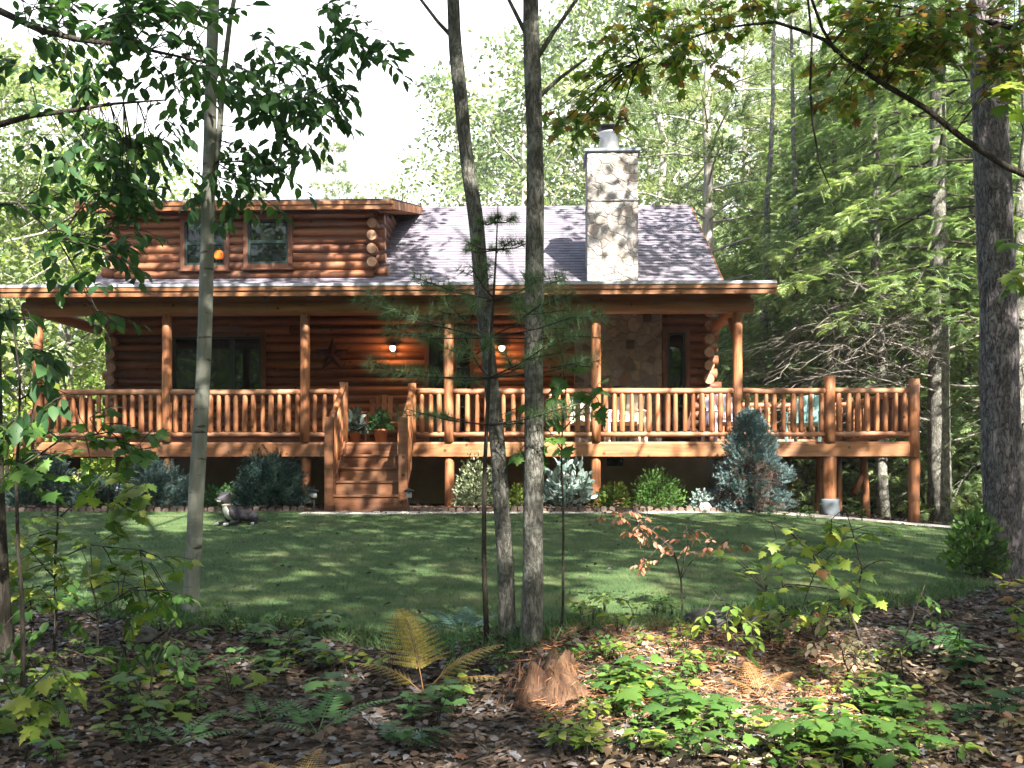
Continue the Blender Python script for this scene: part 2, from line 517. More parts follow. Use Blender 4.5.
def stonemat(name, k=1.0, scale=3.6, grey=0.0):
    m, t, out = newmat(name)
    tc = nd(t, 'ShaderNodeTexCoord')
    n0 = nd(t, 'ShaderNodeTexNoise', Scale=2.5, Detail=3)
    t.links.new(tc.outputs['Object'], n0.inputs['Vector'])
    mxv = nd(t, 'ShaderNodeMixRGB'); mxv.inputs[0].default_value = .12
    t.links.new(tc.outputs['Object'], mxv.inputs[1]); t.links.new(n0.outputs['Color'], mxv.inputs[2])
    v1 = nd(t, 'ShaderNodeTexVoronoi', feature='F1', Scale=scale); v2 = nd(t, 'ShaderNodeTexVoronoi', feature='DISTANCE_TO_EDGE', Scale=scale)
    for v_ in (v1, v2): t.links.new(mxv.outputs[0], v_.inputs['Vector'])
    sep = nd(t, 'ShaderNodeSeparateColor'); t.links.new(v1.outputs['Color'], sep.inputs[0])
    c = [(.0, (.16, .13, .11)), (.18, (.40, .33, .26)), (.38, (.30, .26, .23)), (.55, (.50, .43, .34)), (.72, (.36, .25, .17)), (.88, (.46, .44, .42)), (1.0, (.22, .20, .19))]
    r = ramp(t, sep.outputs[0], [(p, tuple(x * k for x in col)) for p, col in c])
    gm = nd(t, 'ShaderNodeMixRGB'); gm.inputs[0].default_value = grey; gm.inputs[2].default_value = (.37 * k, .375 * k, .38 * k, 1)
    t.links.new(r.outputs[0], gm.inputs[1])
    n1 = nd(t, 'ShaderNodeTexNoise', Scale=18, Detail=6)
    t.links.new(tc.outputs['Object'], n1.inputs['Vector'])
    mu = nd(t, 'ShaderNodeMixRGB', blend_type='OVERLAY'); mu.inputs[0].default_value = .45
    t.links.new(gm.outputs[0], mu.inputs[1]); t.links.new(n1.outputs['Fac'], mu.inputs[2])
    st = ramp(t, v2.outputs['Distance'], [(.02, (0, 0, 0)), (.06, (1, 1, 1))])
    mm = nd(t, 'ShaderNodeMixRGB'); t.links.new(st.outputs[0], mm.inputs[0])
    mm.inputs[1].default_value = rgba((.33 * k, .31 * k, .285 * k)); t.links.new(mu.outputs[0], mm.inputs[2])
    p = nd(t, 'ShaderNodeBsdfPrincipled', Roughness=.9); p.inputs['Specular IOR Level'].default_value = .15
    t.links.new(mm.outputs[0], p.inputs['Base Color'])
    rr = ramp(t, v2.outputs['Distance'], [(.0, (0, 0, 0)), (.12, (1, 1, 1))])
    ad = nd(t, 'ShaderNodeMath', operation='MULTIPLY_ADD'); ad.inputs[1].default_value = .25
    t.links.new(n1.outputs['Fac'], ad.inputs[0]); t.links.new(rr.outputs[0], ad.inputs[2])
    b = nd(t, 'ShaderNodeBump', Strength=.6, Distance=.03)
    t.links.new(ad.outputs[0], b.inputs['Height']); t.links.new(b.outputs[0], p.inputs['Normal'])
    t.links.new(p.outputs[0], out.inputs[0])
    return m
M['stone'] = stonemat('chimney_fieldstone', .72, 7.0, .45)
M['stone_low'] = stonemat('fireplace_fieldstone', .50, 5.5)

def shinglemat():
    m, t, out = newmat('roof_shingles')
    tc = nd(t, 'ShaderNodeTexCoord')
    sp = nd(t, 'ShaderNodeSeparateXYZ'); t.links.new(tc.outputs['Object'], sp.inputs[0])
    mu = nd(t, 'ShaderNodeMath', operation='MULTIPLY'); mu.inputs[1].default_value = 1.19; t.links.new(sp.outputs[1], mu.inputs[0])
    cb = nd(t, 'ShaderNodeCombineXYZ'); t.links.new(sp.outputs[0], cb.inputs[0]); t.links.new(mu.outputs[0], cb.inputs[1])
    br = nd(t, 'ShaderNodeTexBrick', Scale=1.0)
    br.inputs['Color1'].default_value = (0, 0, 0, 1); br.inputs['Color2'].default_value = (1, 1, 1, 1)
    br.inputs['Mortar'].default_value = (.2, .2, .2, 1)
    br.inputs['Mortar Size'].default_value = .004; br.inputs['Brick Width'].default_value = .22; br.inputs['Row Height'].default_value = .14
    br.inputs['Bias'].default_value = 0.0
    t.links.new(cb.outputs[0], br.inputs['Vector'])
    n = nd(t, 'ShaderNodeTexNoise', Scale=60, Detail=4); t.links.new(tc.outputs['Object'], n.inputs['Vector'])
    n3 = nd(t, 'ShaderNodeTexNoise', Scale=1.2, Detail=4); t.links.new(tc.outputs['Object'], n3.inputs['Vector'])
    ad = nd(t, 'ShaderNodeMath', operation='MULTIPLY_ADD'); ad.inputs[1].default_value = .5
    t.links.new(n.outputs['Fac'], ad.inputs[0])
    m5 = nd(t, 'ShaderNodeMath', operation='MULTIPLY'); m5.inputs[1].default_value = .45; t.links.new(br.outputs['Color'], m5.inputs[0])
    a2 = nd(t, 'ShaderNodeMath', operation='ADD'); t.links.new(m5.outputs[0], a2.inputs[0]); 
    m6 = nd(t, 'ShaderNodeMath', operation='MULTIPLY_ADD'); m6.inputs[1].default_value = .5; m6.inputs[2].default_value = -.22; t.links.new(n3.outputs['Fac'], m6.inputs[0])
    t.links.new(m6.outputs[0], a2.inputs[1]); t.links.new(a2.outputs[0], ad.inputs[2])
    r = ramp(t, ad.outputs[0], [(.1, (.09, .085, .105)), (.5, (.14, .130, .160)), (.95, (.20, .187, .222))])
    p = nd(t, 'ShaderNodeBsdfPrincipled', Roughness=.9); p.inputs['Specular IOR Level'].default_value = .2
    t.links.new(r.outputs[0], p.inputs['Base Color'])
    b = nd(t, 'ShaderNodeBump', Strength=.5, Distance=.01)
    t.links.new(ad.outputs[0], b.inputs['Height']); t.links.new(b.outputs[0], p.inputs['Normal'])
    t.links.new(p.outputs[0], out.inputs[0])
    return m
M['shingle'] = shinglemat()

def barkmat(name, cols, scale=3, sx=5, bump=.8, furrow=.8, sz=.55, spots=None, lichen=None):
    m, t, out = newmat(name)
    tc = nd(t, 'ShaderNodeTexCoord')
    w0 = nd(t, 'ShaderNodeTexNoise', Scale=3.5, Detail=3); t.links.new(tc.outputs['Object'], w0.inputs['Vector'])
    wm = nd(t, 'ShaderNodeMixRGB', blend_type='LINEAR_LIGHT'); wm.inputs[0].default_value = .05
    t.links.new(tc.outputs['Object'], wm.inputs[1]); t.links.new(w0.outputs['Color'], wm.inputs[2])
    mp = nd(t, 'ShaderNodeMapping'); mp.inputs['Scale'].default_value = (sx, sx, sz)
    t.links.new(wm.outputs[0], mp.inputs[0])
    n = nd(t, 'ShaderNodeTexNoise', Scale=scale, Detail=10, Roughness=.7); t.links.new(mp.outputs[0], n.inputs['Vector'])
    n1 = nd(t, 'ShaderNodeTexNoise', Scale=scale * 1.4, Detail=5, Roughness=.6); t.links.new(mp.outputs[0], n1.inputs['Vector'])
    # ridged: dark furrows where the second noise passes its middle
    sb = nd(t, 'ShaderNodeMath', operation='SUBTRACT'); sb.inputs[1].default_value = .5; t.links.new(n1.outputs['Fac'], sb.inputs[0])
    ab = nd(t, 'ShaderNodeMath', operation='ABSOLUTE'); t.links.new(sb.outputs[0], ab.inputs[0])
    rr = ramp(t, ab.outputs[0], [(0, (.22, .22, .22)), (.05, (.75, .75, .75)), (.12, (1, 1, 1))])
    r = ramp(t, n.outputs['Fac'], cols)
    mu = nd(t, 'ShaderNodeMixRGB', blend_type='MULTIPLY'); mu.inputs[0].default_value = furrow
    t.links.new(r.outputs[0], mu.inputs[1]); t.links.new(rr.outputs[0], mu.inputs[2]); colr = mu.outputs[0]
    ad = nd(t, 'ShaderNodeMath', operation='MULTIPLY_ADD'); ad.inputs[1].default_value = furrow
    t.links.new(rr.outputs[0], ad.inputs[0]); t.links.new(n.outputs['Fac'], ad.inputs[2])
    if lichen:
        n3 = nd(t, 'ShaderNodeTexNoise', Scale=5, Detail=7, Roughness=.75); t.links.new(tc.outputs['Object'], n3.inputs['Vector'])
        s3 = ramp(t, n3.outputs['Fac'], [(.52, (0, 0, 0)), (.64, (.8, .8, .8))])
        m3 = nd(t, 'ShaderNodeMixRGB'); t.links.new(s3.outputs[0], m3.inputs[0]); t.links.new(colr, m3.inputs[1]); m3.inputs[2].default_value = rgba(lichen)
        colr = m3.outputs[0]
    if spots:
        mp2 = nd(t, 'ShaderNodeMapping'); mp2.inputs['Scale'].default_value = (5, 5, 17); t.links.new(tc.outputs['Object'], mp2.inputs[0])
        n2 = nd(t, 'ShaderNodeTexNoise', Scale=1.0, Detail=5); t.links.new(mp2.outputs[0], n2.inputs['Vector'])
        s2 = ramp(t, n2.outputs['Fac'], [(.60, (0, 0, 0)), (.68, (1, 1, 1))])
        mm = nd(t, 'ShaderNodeMixRGB'); t.links.new(s2.outputs[0], mm.inputs[0]); t.links.new(colr, mm.inputs[1]); mm.inputs[2].default_value = rgba(spots)
        colr = mm.outputs[0]
    p = nd(t, 'ShaderNodeBsdfPrincipled', Roughness=.9); p.inputs['Specular IOR Level'].default_value = .15
    t.links.new(colr, p.inputs['Base Color'])
    b = nd(t, 'ShaderNodeBump', Strength=bump, Distance=.02); t.links.new(ad.outputs[0], b.inputs['Height']); t.links.new(b.outputs[0], p.inputs['Normal'])
    t.links.new(p.outputs[0], out.inputs[0])
    return m
M['bark_grey'] = barkmat('grey_maple_bark', [(.3, (.085, .082, .070)), (.5, (.17, .165, .145)), (.7, (.28, .275, .245))], scale=5, sz=1.5, furrow=.75, lichen=(.34, .35, .31))
M['bark_birch'] = barkmat('pale_aspen_bark', [(.3, (.12, .125, .10)), (.5, (.21, .215, .18)), (.7, (.32, .325, .28))], scale=2, sx=3, furrow=.15, bump=.35, spots=(.045, .04, .035), lichen=(.30, .31, .27))
M['bark_pine'] = barkmat('ridged_pine_bark', [(.3, (.10, .085, .09)), (.5, (.22, .195, .205)), (.7, (.34, .31, .32))], scale=3.6, sx=5, sz=1.5, furrow=.9, bump=1.0, lichen=(.22, .22, .22))
M['bark_dark'] = barkmat('dark_sapling_bark', [(.3, (.03, .027, .022)), (.6, (.07, .06, .05)), (.8, (.12, .11, .09))], scale=5, furrow=.5)
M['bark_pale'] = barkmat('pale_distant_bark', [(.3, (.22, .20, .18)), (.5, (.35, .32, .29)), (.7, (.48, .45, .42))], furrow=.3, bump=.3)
M['dead'] = surf('bare_dead_wood', [(.3, (.11, .098, .085)), (.7, (.22, .20, .175))], scale=6)

M['lf_dark'] = leafmat('dark_green_leaves', [(0, (.026, .068, .028)), (.5, (.042, .105, .038)), (1, (.075, .16, .045))], trans=.45)
M['lf_mid'] = leafmat('green_leaves', [(0, (.035, .09, .022)), (.5, (.06, .14, .03)), (1, (.11, .20, .04))], trans=.42)
M['lf_yel'] = leafmat('yellow_green_leaves', [(0, (.07, .14, .025)), (.5, (.13, .21, .035)), (1, (.26, .29, .05))], trans=.45)
M['lf_aut'] = leafmat('turning_leaves', [(0, (.06, .13, .025)), (.5, (.13, .21, .035)), (.75, (.25, .26, .05)), (.9, (.24, .14, .045)), (1, (.18, .08, .04))], trans=.55)
M['lf_red'] = leafmat('russet_leaves', [(0, (.26, .09, .05)), (.5, (.36, .16, .10)), (.8, (.42, .26, .18)), (1, (.15, .17, .05))], trans=.3)
M['lf_pale'] = leafmat('pale_leaves', [(0, (.24, .24, .12)), (.6, (.38, .34, .22)), (1, (.45, .26, .22))], trans=.3)
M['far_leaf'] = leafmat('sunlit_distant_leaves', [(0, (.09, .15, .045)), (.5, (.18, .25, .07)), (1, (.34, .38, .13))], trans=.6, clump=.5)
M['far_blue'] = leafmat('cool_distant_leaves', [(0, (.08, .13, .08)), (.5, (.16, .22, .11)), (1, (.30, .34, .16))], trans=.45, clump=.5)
M['hemlock'] = leafmat('hemlock_needles', [(0, (.065, .115, .06)), (.5, (.155, .235, .10)), (1, (.35, .42, .18))], trans=.4, clump=.6)
M['pine'] = leafmat('white_pine_needles', [(0, (.07, .12, .06)), (.5, (.16, .22, .09)), (1, (.30, .34, .13))], trans=.35, clump=.5)
M['youngpine'] = leafmat('young_pine_needles', [(0, (.045, .09, .045)), (.5, (.085, .15, .07)), (1, (.17, .24, .11))], trans=.35)
M['spruce'] = leafmat('blue_spruce_needles', [(0, (.06, .11, .12)), (.5, (.11, .18, .19)), (1, (.20, .28, .28))], trans=.15)
M['spruce_in'] = leafmat('dry_inner_spruce_needles', [(0, (.045, .028, .022)), (1, (.085, .052, .040))], trans=.1)
M['juniper'] = leafmat('dark_juniper_needles', [(0, (.012, .03, .026)), (.5, (.025, .055, .045)), (1, (.05, .09, .075))], trans=.15)
M['varieg'] = leafmat('cream_edged_leaves', [(0, (.09, .14, .06)), (.5, (.20, .25, .14)), (1, (.48, .50, .36))], trans=.3)
M['silver'] = leafmat('silvery_leaves', [(0, (.09, .15, .13)), (.5, (.18, .25, .235)), (1, (.38, .44, .44))], trans=.2)
M['fern'] = leafmat('green_fern', [(0, (.04, .10, .04)), (1, (.08, .17, .06))], trans=.35)
M['fern_blue'] = leafmat('bluish_fern', [(0, (.05, .11, .085)), (1, (.10, .19, .15))], trans=.3)
M['fern_yel'] = leafmat('yellow_bracken', [(0, (.15, .14, .03)), (.5, (.23, .20, .045)), (1, (.30, .24, .06))], trans=.4)
M['fern_brown'] = leafmat('brown_bracken', [(0, (.24, .12, .045)), (1, (.38, .22, .09))], trans=.3)
M['grass'] = leafmat('grass_blades', [(0, (.032, .085, .032)), (.5, (.062, .130, .050)), (1, (.17, .23, .08))], trans=.3, clump=.8)
M['litter'] = leafmat('fallen_leaves', [(0, (.026, .020, .018)), (.3, (.050, .037, .030)), (.5, (.085, .062, .048)), (.68, (.13, .098, .075)), (.8, (.085, .088, .10)), (.94, (.17, .17, .185)), (1, (.16, .07, .04))], trans=.12, rough=.7, spec=.15)
M['redneedle'] = leafmat('red_brown_needles', [(0, (.16, .065, .03)), (.5, (.27, .12, .055)), (1, (.38, .20, .11))], trans=.1)

# ================================================================ SETTING
def poly_interp(pts, x):
    if x <= pts[0][0]: return pts[0][1]
    for (a, b), (c, d) in zip(pts, pts[1:]):
        if x <= c: return b + (d - b) * (x - a) / (c - a)
    return pts[-1][1]
_fe = [gp(*p) for p in ((-60, 575), (20, 592), (150, 612), (300, 624), (480, 634), (620, 626), (700, 612), (780, 604), (880, 600), (960, 586), (1000, 566))]
FRONT = [(p.x, p.y) for p in _fe]
def lawn_front(x): return poly_interp(FRONT, x) + 0.25 * nz(x * 1.1, 3.3) + .1 * nz(x * 4, 8)
def lawn_back(x):
    if x < -3.4: return 16.25
    return poly_interp([(-3.4, 15.75), (3, 15.95), (6, 16.1), (9, 16.2)], x)
LAWN_R = [(7.5, 4.9), (10, 5.5), (13, 6.6), (16.4, 8.2)]
def in_lawn(x, y):
    if y < lawn_front(x) or y > lawn_back(x): return False
    return x < poly_interp(LAWN_R, y) + .2 * nz(y, 1.2) and x > -13

def axis(lo, hi, step, far):
    a = list(np.arange(lo, hi + 1e-6, step))
    s, v = step, hi
    right = []
    while v < far:
        s *= 1.25; v += s; right.append(v)
    s, v = step, lo
    left = []
    while v > -far:
        s *= 1.25; v -= s; left.append(v)
    return left[::-1] + a + right
GX, GY = axis(-12, 12, .125, 500), axis(-3, 20, .125, 500)
GHc = {}
def make_ground():
    nx, ny = len(GX), len(GY)
    V = np.zeros((ny, nx, 3))
    for j, y in enumerate(GY):
        for i, x in enumerate(GX):
            V[j, i] = (x, y, ground_h(max(-120, min(120, x)), max(-30, min(120, y))))
    idx = np.arange(nx * ny).reshape(ny, nx)
    Q = np.stack([idx[:-1, :-1], idx[:-1, 1:], idx[1:, 1:], idx[1:, :-1]], -1).reshape(-1, 4)
    return V, Q, idx
GV, GQ, GI = make_ground()
def grid_obj(name, V, Q, mat, dz=0.0):
    used = np.unique(Q); mp = -np.ones(len(V), int); mp[used] = np.arange(len(used))
    VV = V[used].copy(); VV[:, 2] += dz; QQ = mp[Q]
    me = bpy.data.meshes.new(name)
    me.vertices.add(len(VV)); me.vertices.foreach_set('co', VV.astype(np.float32).ravel())
    me.loops.add(len(QQ) * 4); me.loops.foreach_set('vertex_index', QQ.astype(np.int32).ravel())
    me.polygons.add(len(QQ)); me.polygons.foreach_set('loop_start', np.arange(0, len(QQ) * 4, 4, dtype=np.int32))
    me.polygons.foreach_set('use_smooth', np.ones(len(QQ), bool))
    me.materials.append(mat); me.update(calc_edges=True)
    o = link(name, me); o['kind'] = 'structure'
    return o

def floormat():
    m, t, out = newmat('forest_floor')
    tc = nd(t, 'ShaderNodeTexCoord')
    n1 = nd(t, 'ShaderNodeTexNoise', Scale=2.0, Detail=8, Roughness=.7); t.links.new(tc.outputs['Object'], n1.inputs['Vector'])
    vo = nd(t, 'ShaderNodeTexVoronoi', feature='F1', Scale=26.0); t.links.new(tc.outputs['Object'], vo.inputs['Vector'])
    sp = nd(t, 'ShaderNodeSeparateColor'); t.links.new(vo.outputs['Color'], sp.inputs[0])
    r = ramp(t, sp.outputs[0], [(0, (.020, .016, .014)), (.4, (.045, .036, .029)), (.75, (.085, .067, .053)), (1, (.13, .105, .09))])
    r2 = ramp(t, n1.outputs['Fac'], [(.35, (.45, .42, .42)), (.65, (1.15, 1.05, 1.0))])
    mu = nd(t, 'ShaderNodeMixRGB', blend_type='MULTIPLY'); mu.inputs[0].default_value = .9
    t.links.new(r.outputs[0], mu.inputs[1]); t.links.new(r2.outputs[0], mu.inputs[2])
    p = nd(t, 'ShaderNodeBsdfPrincipled', Roughness=.95); p.inputs['Specular IOR Level'].default_value = .1
    t.links.new(mu.outputs[0], p.inputs['Base Color'])
    b = nd(t, 'ShaderNodeBump', Strength=.9, Distance=.03); t.links.new(vo.outputs['Distance'], b.inputs['Height']); t.links.new(b.outputs[0], p.inputs['Normal'])
    t.links.new(p.outputs[0], out.inputs[0])
    return m
M['floor'] = floormat()
M['turf'] = surf('lawn_turf', [(.3, (.035, .06, .024)), (.5, (.062, .098, .038)), (.7, (.12, .13, .06))], scale=1.6, detail=9, rough=.95, spec=.1, bump=.6, bscale=40, bdist=.02)
M['gravel'] = surf('pale_gravel', [(.3, (.28, .24, .20)), (.5, (.46, .42, .37)), (.7, (.60, .56, .50))], scale=35, detail=3, rough=.95, bump=.8, bscale=50, bdist=.015)
M['mulch'] = surf('dark_mulch', [(.3, (.035, .022, .016)), (.6, (.09, .055, .04)), (.8, (.17, .11, .08))], scale=30, detail=4, rough=.95, bump=.8, bscale=40, bdist=.02)
V3 = GV.reshape(-1, 3)
grid_obj('ground', V3, GQ, M['floor'])
cen = V3[GQ].mean(1)
near = (np.abs(cen[:, 0]) < 12) & (cen[:, 1] > 5) & (cen[:, 1] < 20)
lawn_m = np.zeros(len(GQ), bool)
for k in np.nonzero(near)[0]:
    lawn_m[k] = in_lawn(cen[k, 0], cen[k, 1])
grid_obj('lawn', V3, GQ[lawn_m], M['turf'], .008)
bed = near & ~lawn_m & (cen[:, 1] > 15) & (cen[:, 1] < 19.7) & (cen[:, 0] < 4.4)
def in_path(x, y):
    if x < -3.4: return False
    lo = lawn_back(x)
    return lo < y < lo + (.40 if x < 3.7 else .95 + .1 * (x - 4))
path_m = np.zeros(len(GQ), bool)
for k in np.nonzero(near & (cen[:, 1] > 15))[0]:
    path_m[k] = in_path(cen[k, 0], cen[k, 1])
grid_obj('gravel_path', V3, GQ[path_m], M['gravel'], .006)
grid_obj('flower_bed_soil', V3, GQ[bed & ~path_m], M['mulch'], .004)

# ================================================================ LOG CABIN (own frame: x right, y into the house, front of the deck at y=0)
cabin = empty('log_cabin', (0, HY0, 0), TH, 'two-storey reddish log cabin with covered porch, railed deck and shingled roof', 'house')
ZD = hz(442, 0)                       # deck top
XL, XR = -8.08, hx(707, 2.4)          # house walls
YW, YB = 2.4, 10.4
Z_E = hz(282, -.5, 600)               # porch eave top
YR = 6.4
ZR = hz(207, YR, 660)
Z_M0 = hz(279, 2.3, 650)
SL = (ZR - Z_M0) / (YR - 2.3)
def roof_z(y): return Z_M0 + SL * (y - 2.3) if y < YR else ZR - SL * (y - YR)

def log_courses(mb, axis_, a0, a1, c, out, z0, z1, step=.172, openings=(), dep=.075):
    """rows of rounded half logs on a plane; axis_ 'x' (wall runs along x at y=c) or 'y'"""
    z = z0
    prof = [(0, 0), (.35, .62), (.7, .93), (1, 1.0), (1.3, .93), (1.65, .62), (2.0, 0)]
    while z < z1 - .02:
        h = min(step, z1 - z)
        spans = [(a0, a1)]
        for (b0, b1, q0, q1) in openings:
            if z + h * .5 > q0 and z + h * .5 < q1:
                ns = []
                for s0, s1 in spans:
                    if b1 <= s0 or b0 >= s1: ns.append((s0, s1)); continue
                    if b0 > s0: ns.append((s0, b0))
                    if b1 < s1: ns.append((b1, s1))
                spans = ns
        for s0, s1 in spans:
            cuts = [s0]
            while cuts[-1] + 4.6 < s1: cuts.append(cuts[-1] + rnd.uniform(2.4, 4.4))
            cuts.append(s1)
            for c0, c1 in zip(cuts, cuts[1:]):
                nseg = max(1, int((c1 - c0) / .6))
                vs, fs = [], []
                jo = rnd.uniform(0, 40)
                for i in range(nseg + 1):
                    a = c0 + (c1 - c0) * i / nseg
                    for u, d in prof:
                        o = dep * d * (1 + .12 * nz(a * .9 + jo, z * 3)) * out
                        zz = z + h * u / 2
                        vs.append((a, c + o, zz) if axis_ == 'x' else (c + o, a, zz))
                m = len(prof)
                for i in range(nseg):
                    for k in range(m - 1):
                        q = (i * m + k, (i + 1) * m + k, (i + 1) * m + k + 1, i * m + k + 1)
                        if (axis_ == 'x') == (out > 0): q = q[::-1]
                        fs.append(q)
                mb.add(vs, fs, True)
        z += step

def window(x0, x1, z0, z1, y, parent, mids=(), bars=(), rail=None, door=False, name='window', trim=.09):
    """frame stands proud of the wall face at y; glass recessed"""
    yf = y - .10
    f = MB()
    t = trim
    f.box(x0 - t, x1 + t, yf, y + .05, z1, z1 + t, bev=.006)
    f.box(x0 - t, x0, yf + .003, y + .05, z0 - (0 if door else t), z1, bev=.006)
    f.box(x1, x1 + t, yf + .003, y + .05, z0 - (0 if door else t), z1, bev=.006)
    w = f.build(name, M['trim'], parent)
    s = MB()
    s.box(x0 - t - .03, x1 + t + .03, yf - .03, y + .03, z0 - t - .035, z0 - t if not door else z0 - .03, bev=.005)
    if not door:
        s.box(x0, x1, yf + .004, y + .05, z0 - t, z0, bev=.004)
        s.build('sill', M['trim'], w)
    g = MB()
    k = .045
    ya = yf + .03
    g.box(x0, x1, ya, y + .03, z0, z0 + k); g.box(x0, x1, ya, y + .03, z1 - k, z1)
    g.box(x0, x0 + k, ya + .002, y + .03, z0 + k, z1 - k); g.box(x1 - k, x1, ya + .002, y + .03, z0 + k, z1 - k)
    for m_ in mids: g.box(m_ - k, m_ + k, ya + .003, y + .03, z0 + k, z1 - k)
    if rail is not None: g.box(x0 + k, x1 - k, ya + .005, y + .03, rail - .03, rail + .03)
    for b in bars: g.box(b - .012, b + .012, ya + .02, y + .03, z0 + k, z1 - k)
    g.build('sash', M['window_green'], w)
    p = MB()
    p.box(x0 + k, x1 - k, y - .03, y + .02, z0 + k, z1 - k)
    p.build('pane', M['glass'], w)
    return w

# --- foundation
fo = MB()
fo.box(XL, XR, YW + .02, YW + .25, -.6, ZD - .06)
fo.box(XL, XL + .25, YW + .26, YB, -.6, ZD - .06)
fo.box(XR - .25, XR, YW + .26, YB, -.6, ZD - .06)
fo.box(XL + .26, XR - .26, YB - .25, YB, -.6, ZD - .06)
fnd = fo.build('foundation', M['concrete'], cabin)
vx0, vz1 = H(607, 458, YW); vx1, vz0 = H(623, 466, YW)
v_ = MB(); v_.box(vx0, vx1, YW - .02, YW + .015, vz0, vz1)
for i in range(4): v_.box(vx0 + .02, vx1 - .02, YW - .035, YW - .02, vz0 + .02 + i * .035, vz0 + .035 + i * .035)
v_.build('foundation_vent', M['black'], fnd)

# --- windows and doors: openings from the photograph
W1 = (hx(174, YW), hx(262, YW), hz(395, YW, 218), hz(337, YW, 218))
DR = (hx(429, YW), hx(470, YW), ZD + .03, hz(334, YW, 450))
W3 = (hx(667, YW), hx(685, YW), hz(432, YW, 675), hz(333, YW, 675))
UA = (hx(186, YW), hx(225.5, YW), hz(266, YW, 205), hz(222, YW, 205))
UB = (hx(249, YW), hx(289, YW), hz(264.5, YW, 269), hz(220, YW, 269))
lw = MB()
ops = [(o[0] - .05, o[1] + .05, o[2] - .05, o[3] + .05) for o in (W1, DR, W3)]
lw.box(XL, XR, YW + .02, YW + .2, ZD - .05, Z_M0 + .05)
log_courses(lw, 'x', XL, XR, YW + .02, -1, ZD, Z_M0 + .03, openings=ops)
fw = lw.build('log_wall', M['log_h'], cabin)
for xx, s_ in ((XL, -1), (XR, 1)):
    xin = xx - s_ * .18
    sw = MB()
    sw.box(min(xx - s_ * .01, xin), max(xx - s_ * .01, xin), YW + .21, YB - .2, ZD - .05, Z_M0 - .1)
    log_courses(sw, 'y', YW + .02, YB, xx - s_ * .01, s_, ZD, Z_M0 - .1)
    # gable above
    z = Z_M0 - .1
    while z < ZR - .25:
        dy = (z - Z_M0) / SL
        y0_, y1_ = max(YW + .02, 2.3 + dy + .25), min(YB, 2 * YR - 2.3 - dy - .25)
        if y1_ - y0_ > .3:
            log_courses(sw, 'y', y0_, y1_, xx - s_ * .01, s_, z, z + .172)
            sw.box(min(xx - s_ * .02, xin), max(xx - s_ * .02, xin), y0_ + .1, y1_ - .1, z, z + .172)
        z += .172
    sw.build('side_log_wall', M['log_side'], cabin)
bk = MB(); bk.box(XL, XR, YB - .19, YB - .02, ZD - .05, Z_M0); log_courses(bk, 'x', XL, XR, YB - .02, 1, ZD, Z_M0)
bk.build('rear_log_wall', M['log_h'], cabin)

# --- crossed log ends at the corners
def log_ends(x, y, z0, z1, sx, parent, sy=-1, fromy=True):
    mb = MB()
    z = z0 + .13
    k = 0
    while z < z1:
        L = rnd.uniform(.20, .30)
        mb.log((x - sx * .1, y + .12, z), (x + sx * L, y + .12, z), .098, .10, n=12, wob=.06, mi=0, capmi=1)
        L = rnd.uniform(.16, .26)
        if z + .13 < z1:
            mb.log((x + sx * .01, y + .16, z + .13), (x + sx * .01, y + sy * L, z + .13), .095, .10, n=12, wob=.06, mi=0, capmi=1)
        z += .26
    mb.build('corner_log_ends', [M['log_h'], M['log_end']], parent)
log_ends(XL, YW, ZD, Z_M0 - .15, -1, cabin)
log_ends(XR, YW, ZD, Z_M0 - .15, 1, cabin)

# --- dormer
XD1 = hx(374, YW)
ZDT = hz(208.5, 1.9, 380)
DS = .235
def dorm_under(y): return ZDT + DS * (y - 1.9) - .02
dm = MB()
dz0 = Z_M0 - .1
dops = [(o[0] - .05, o[1] + .05, o[2] - .05, o[3] + .05) for o in (UA, UB)]
dm.box(XL, XD1 - .02, YW + .03, YW + .2, dz0, dorm_under(YW))
log_courses(dm, 'x', XL, XD1, YW + .03, -1, dz0, dorm_under(YW) - .02, openings=dops)
dmo = dm.build('dormer_wall', M['log_h'], cabin)
ds = MB(); dl = MB()
z = dz0
while z < ZR + .1:
    ye = min(YR, 2.3 + (z - Z_M0) / SL + .35)
    ys = YW + .02 if z + .17 < dorm_under(YW) else 1.9 + (z + .17 - ZDT) / DS + .05
    if ye - ys > .15:
        log_courses(ds, 'y', ys, ye, XD1 - .02, 1, z, z + .172, dep=.05)
        ds.box(XD1 - .15, XD1 - .03, ys + .03, ye, z, z + .172)
        log_courses(dl, 'y', ys, ye, XL + .02, -1, z, z + .172, dep=.05)
    z += .172
ds.build('dormer_side_wall', M['log_side'], cabin)
dl.build('dormer_side_wall', M['log_side'], cabin)
log_ends(XL, YW, Z_M0 + .1, dorm_under(YW), -1, dmo)
log_ends(XD1 - .02, YW, Z_M0 + .1, dorm_under(YW) - .05, 1, dmo)
for u in (UA, UB): window(u[0], u[1], u[2], u[3], YW, cabin, rail=(u[2] + u[3]) / 2)
w_ = window(W1[0], W1[1], W1[2], W1[3], YW, cabin, mids=(W1[0] + (W1[1] - W1[0]) * .33, W1[0] + (W1[1] - W1[0]) * .67))
window(W3[0], W3[1], W3[2], W3[3], YW, cabin)
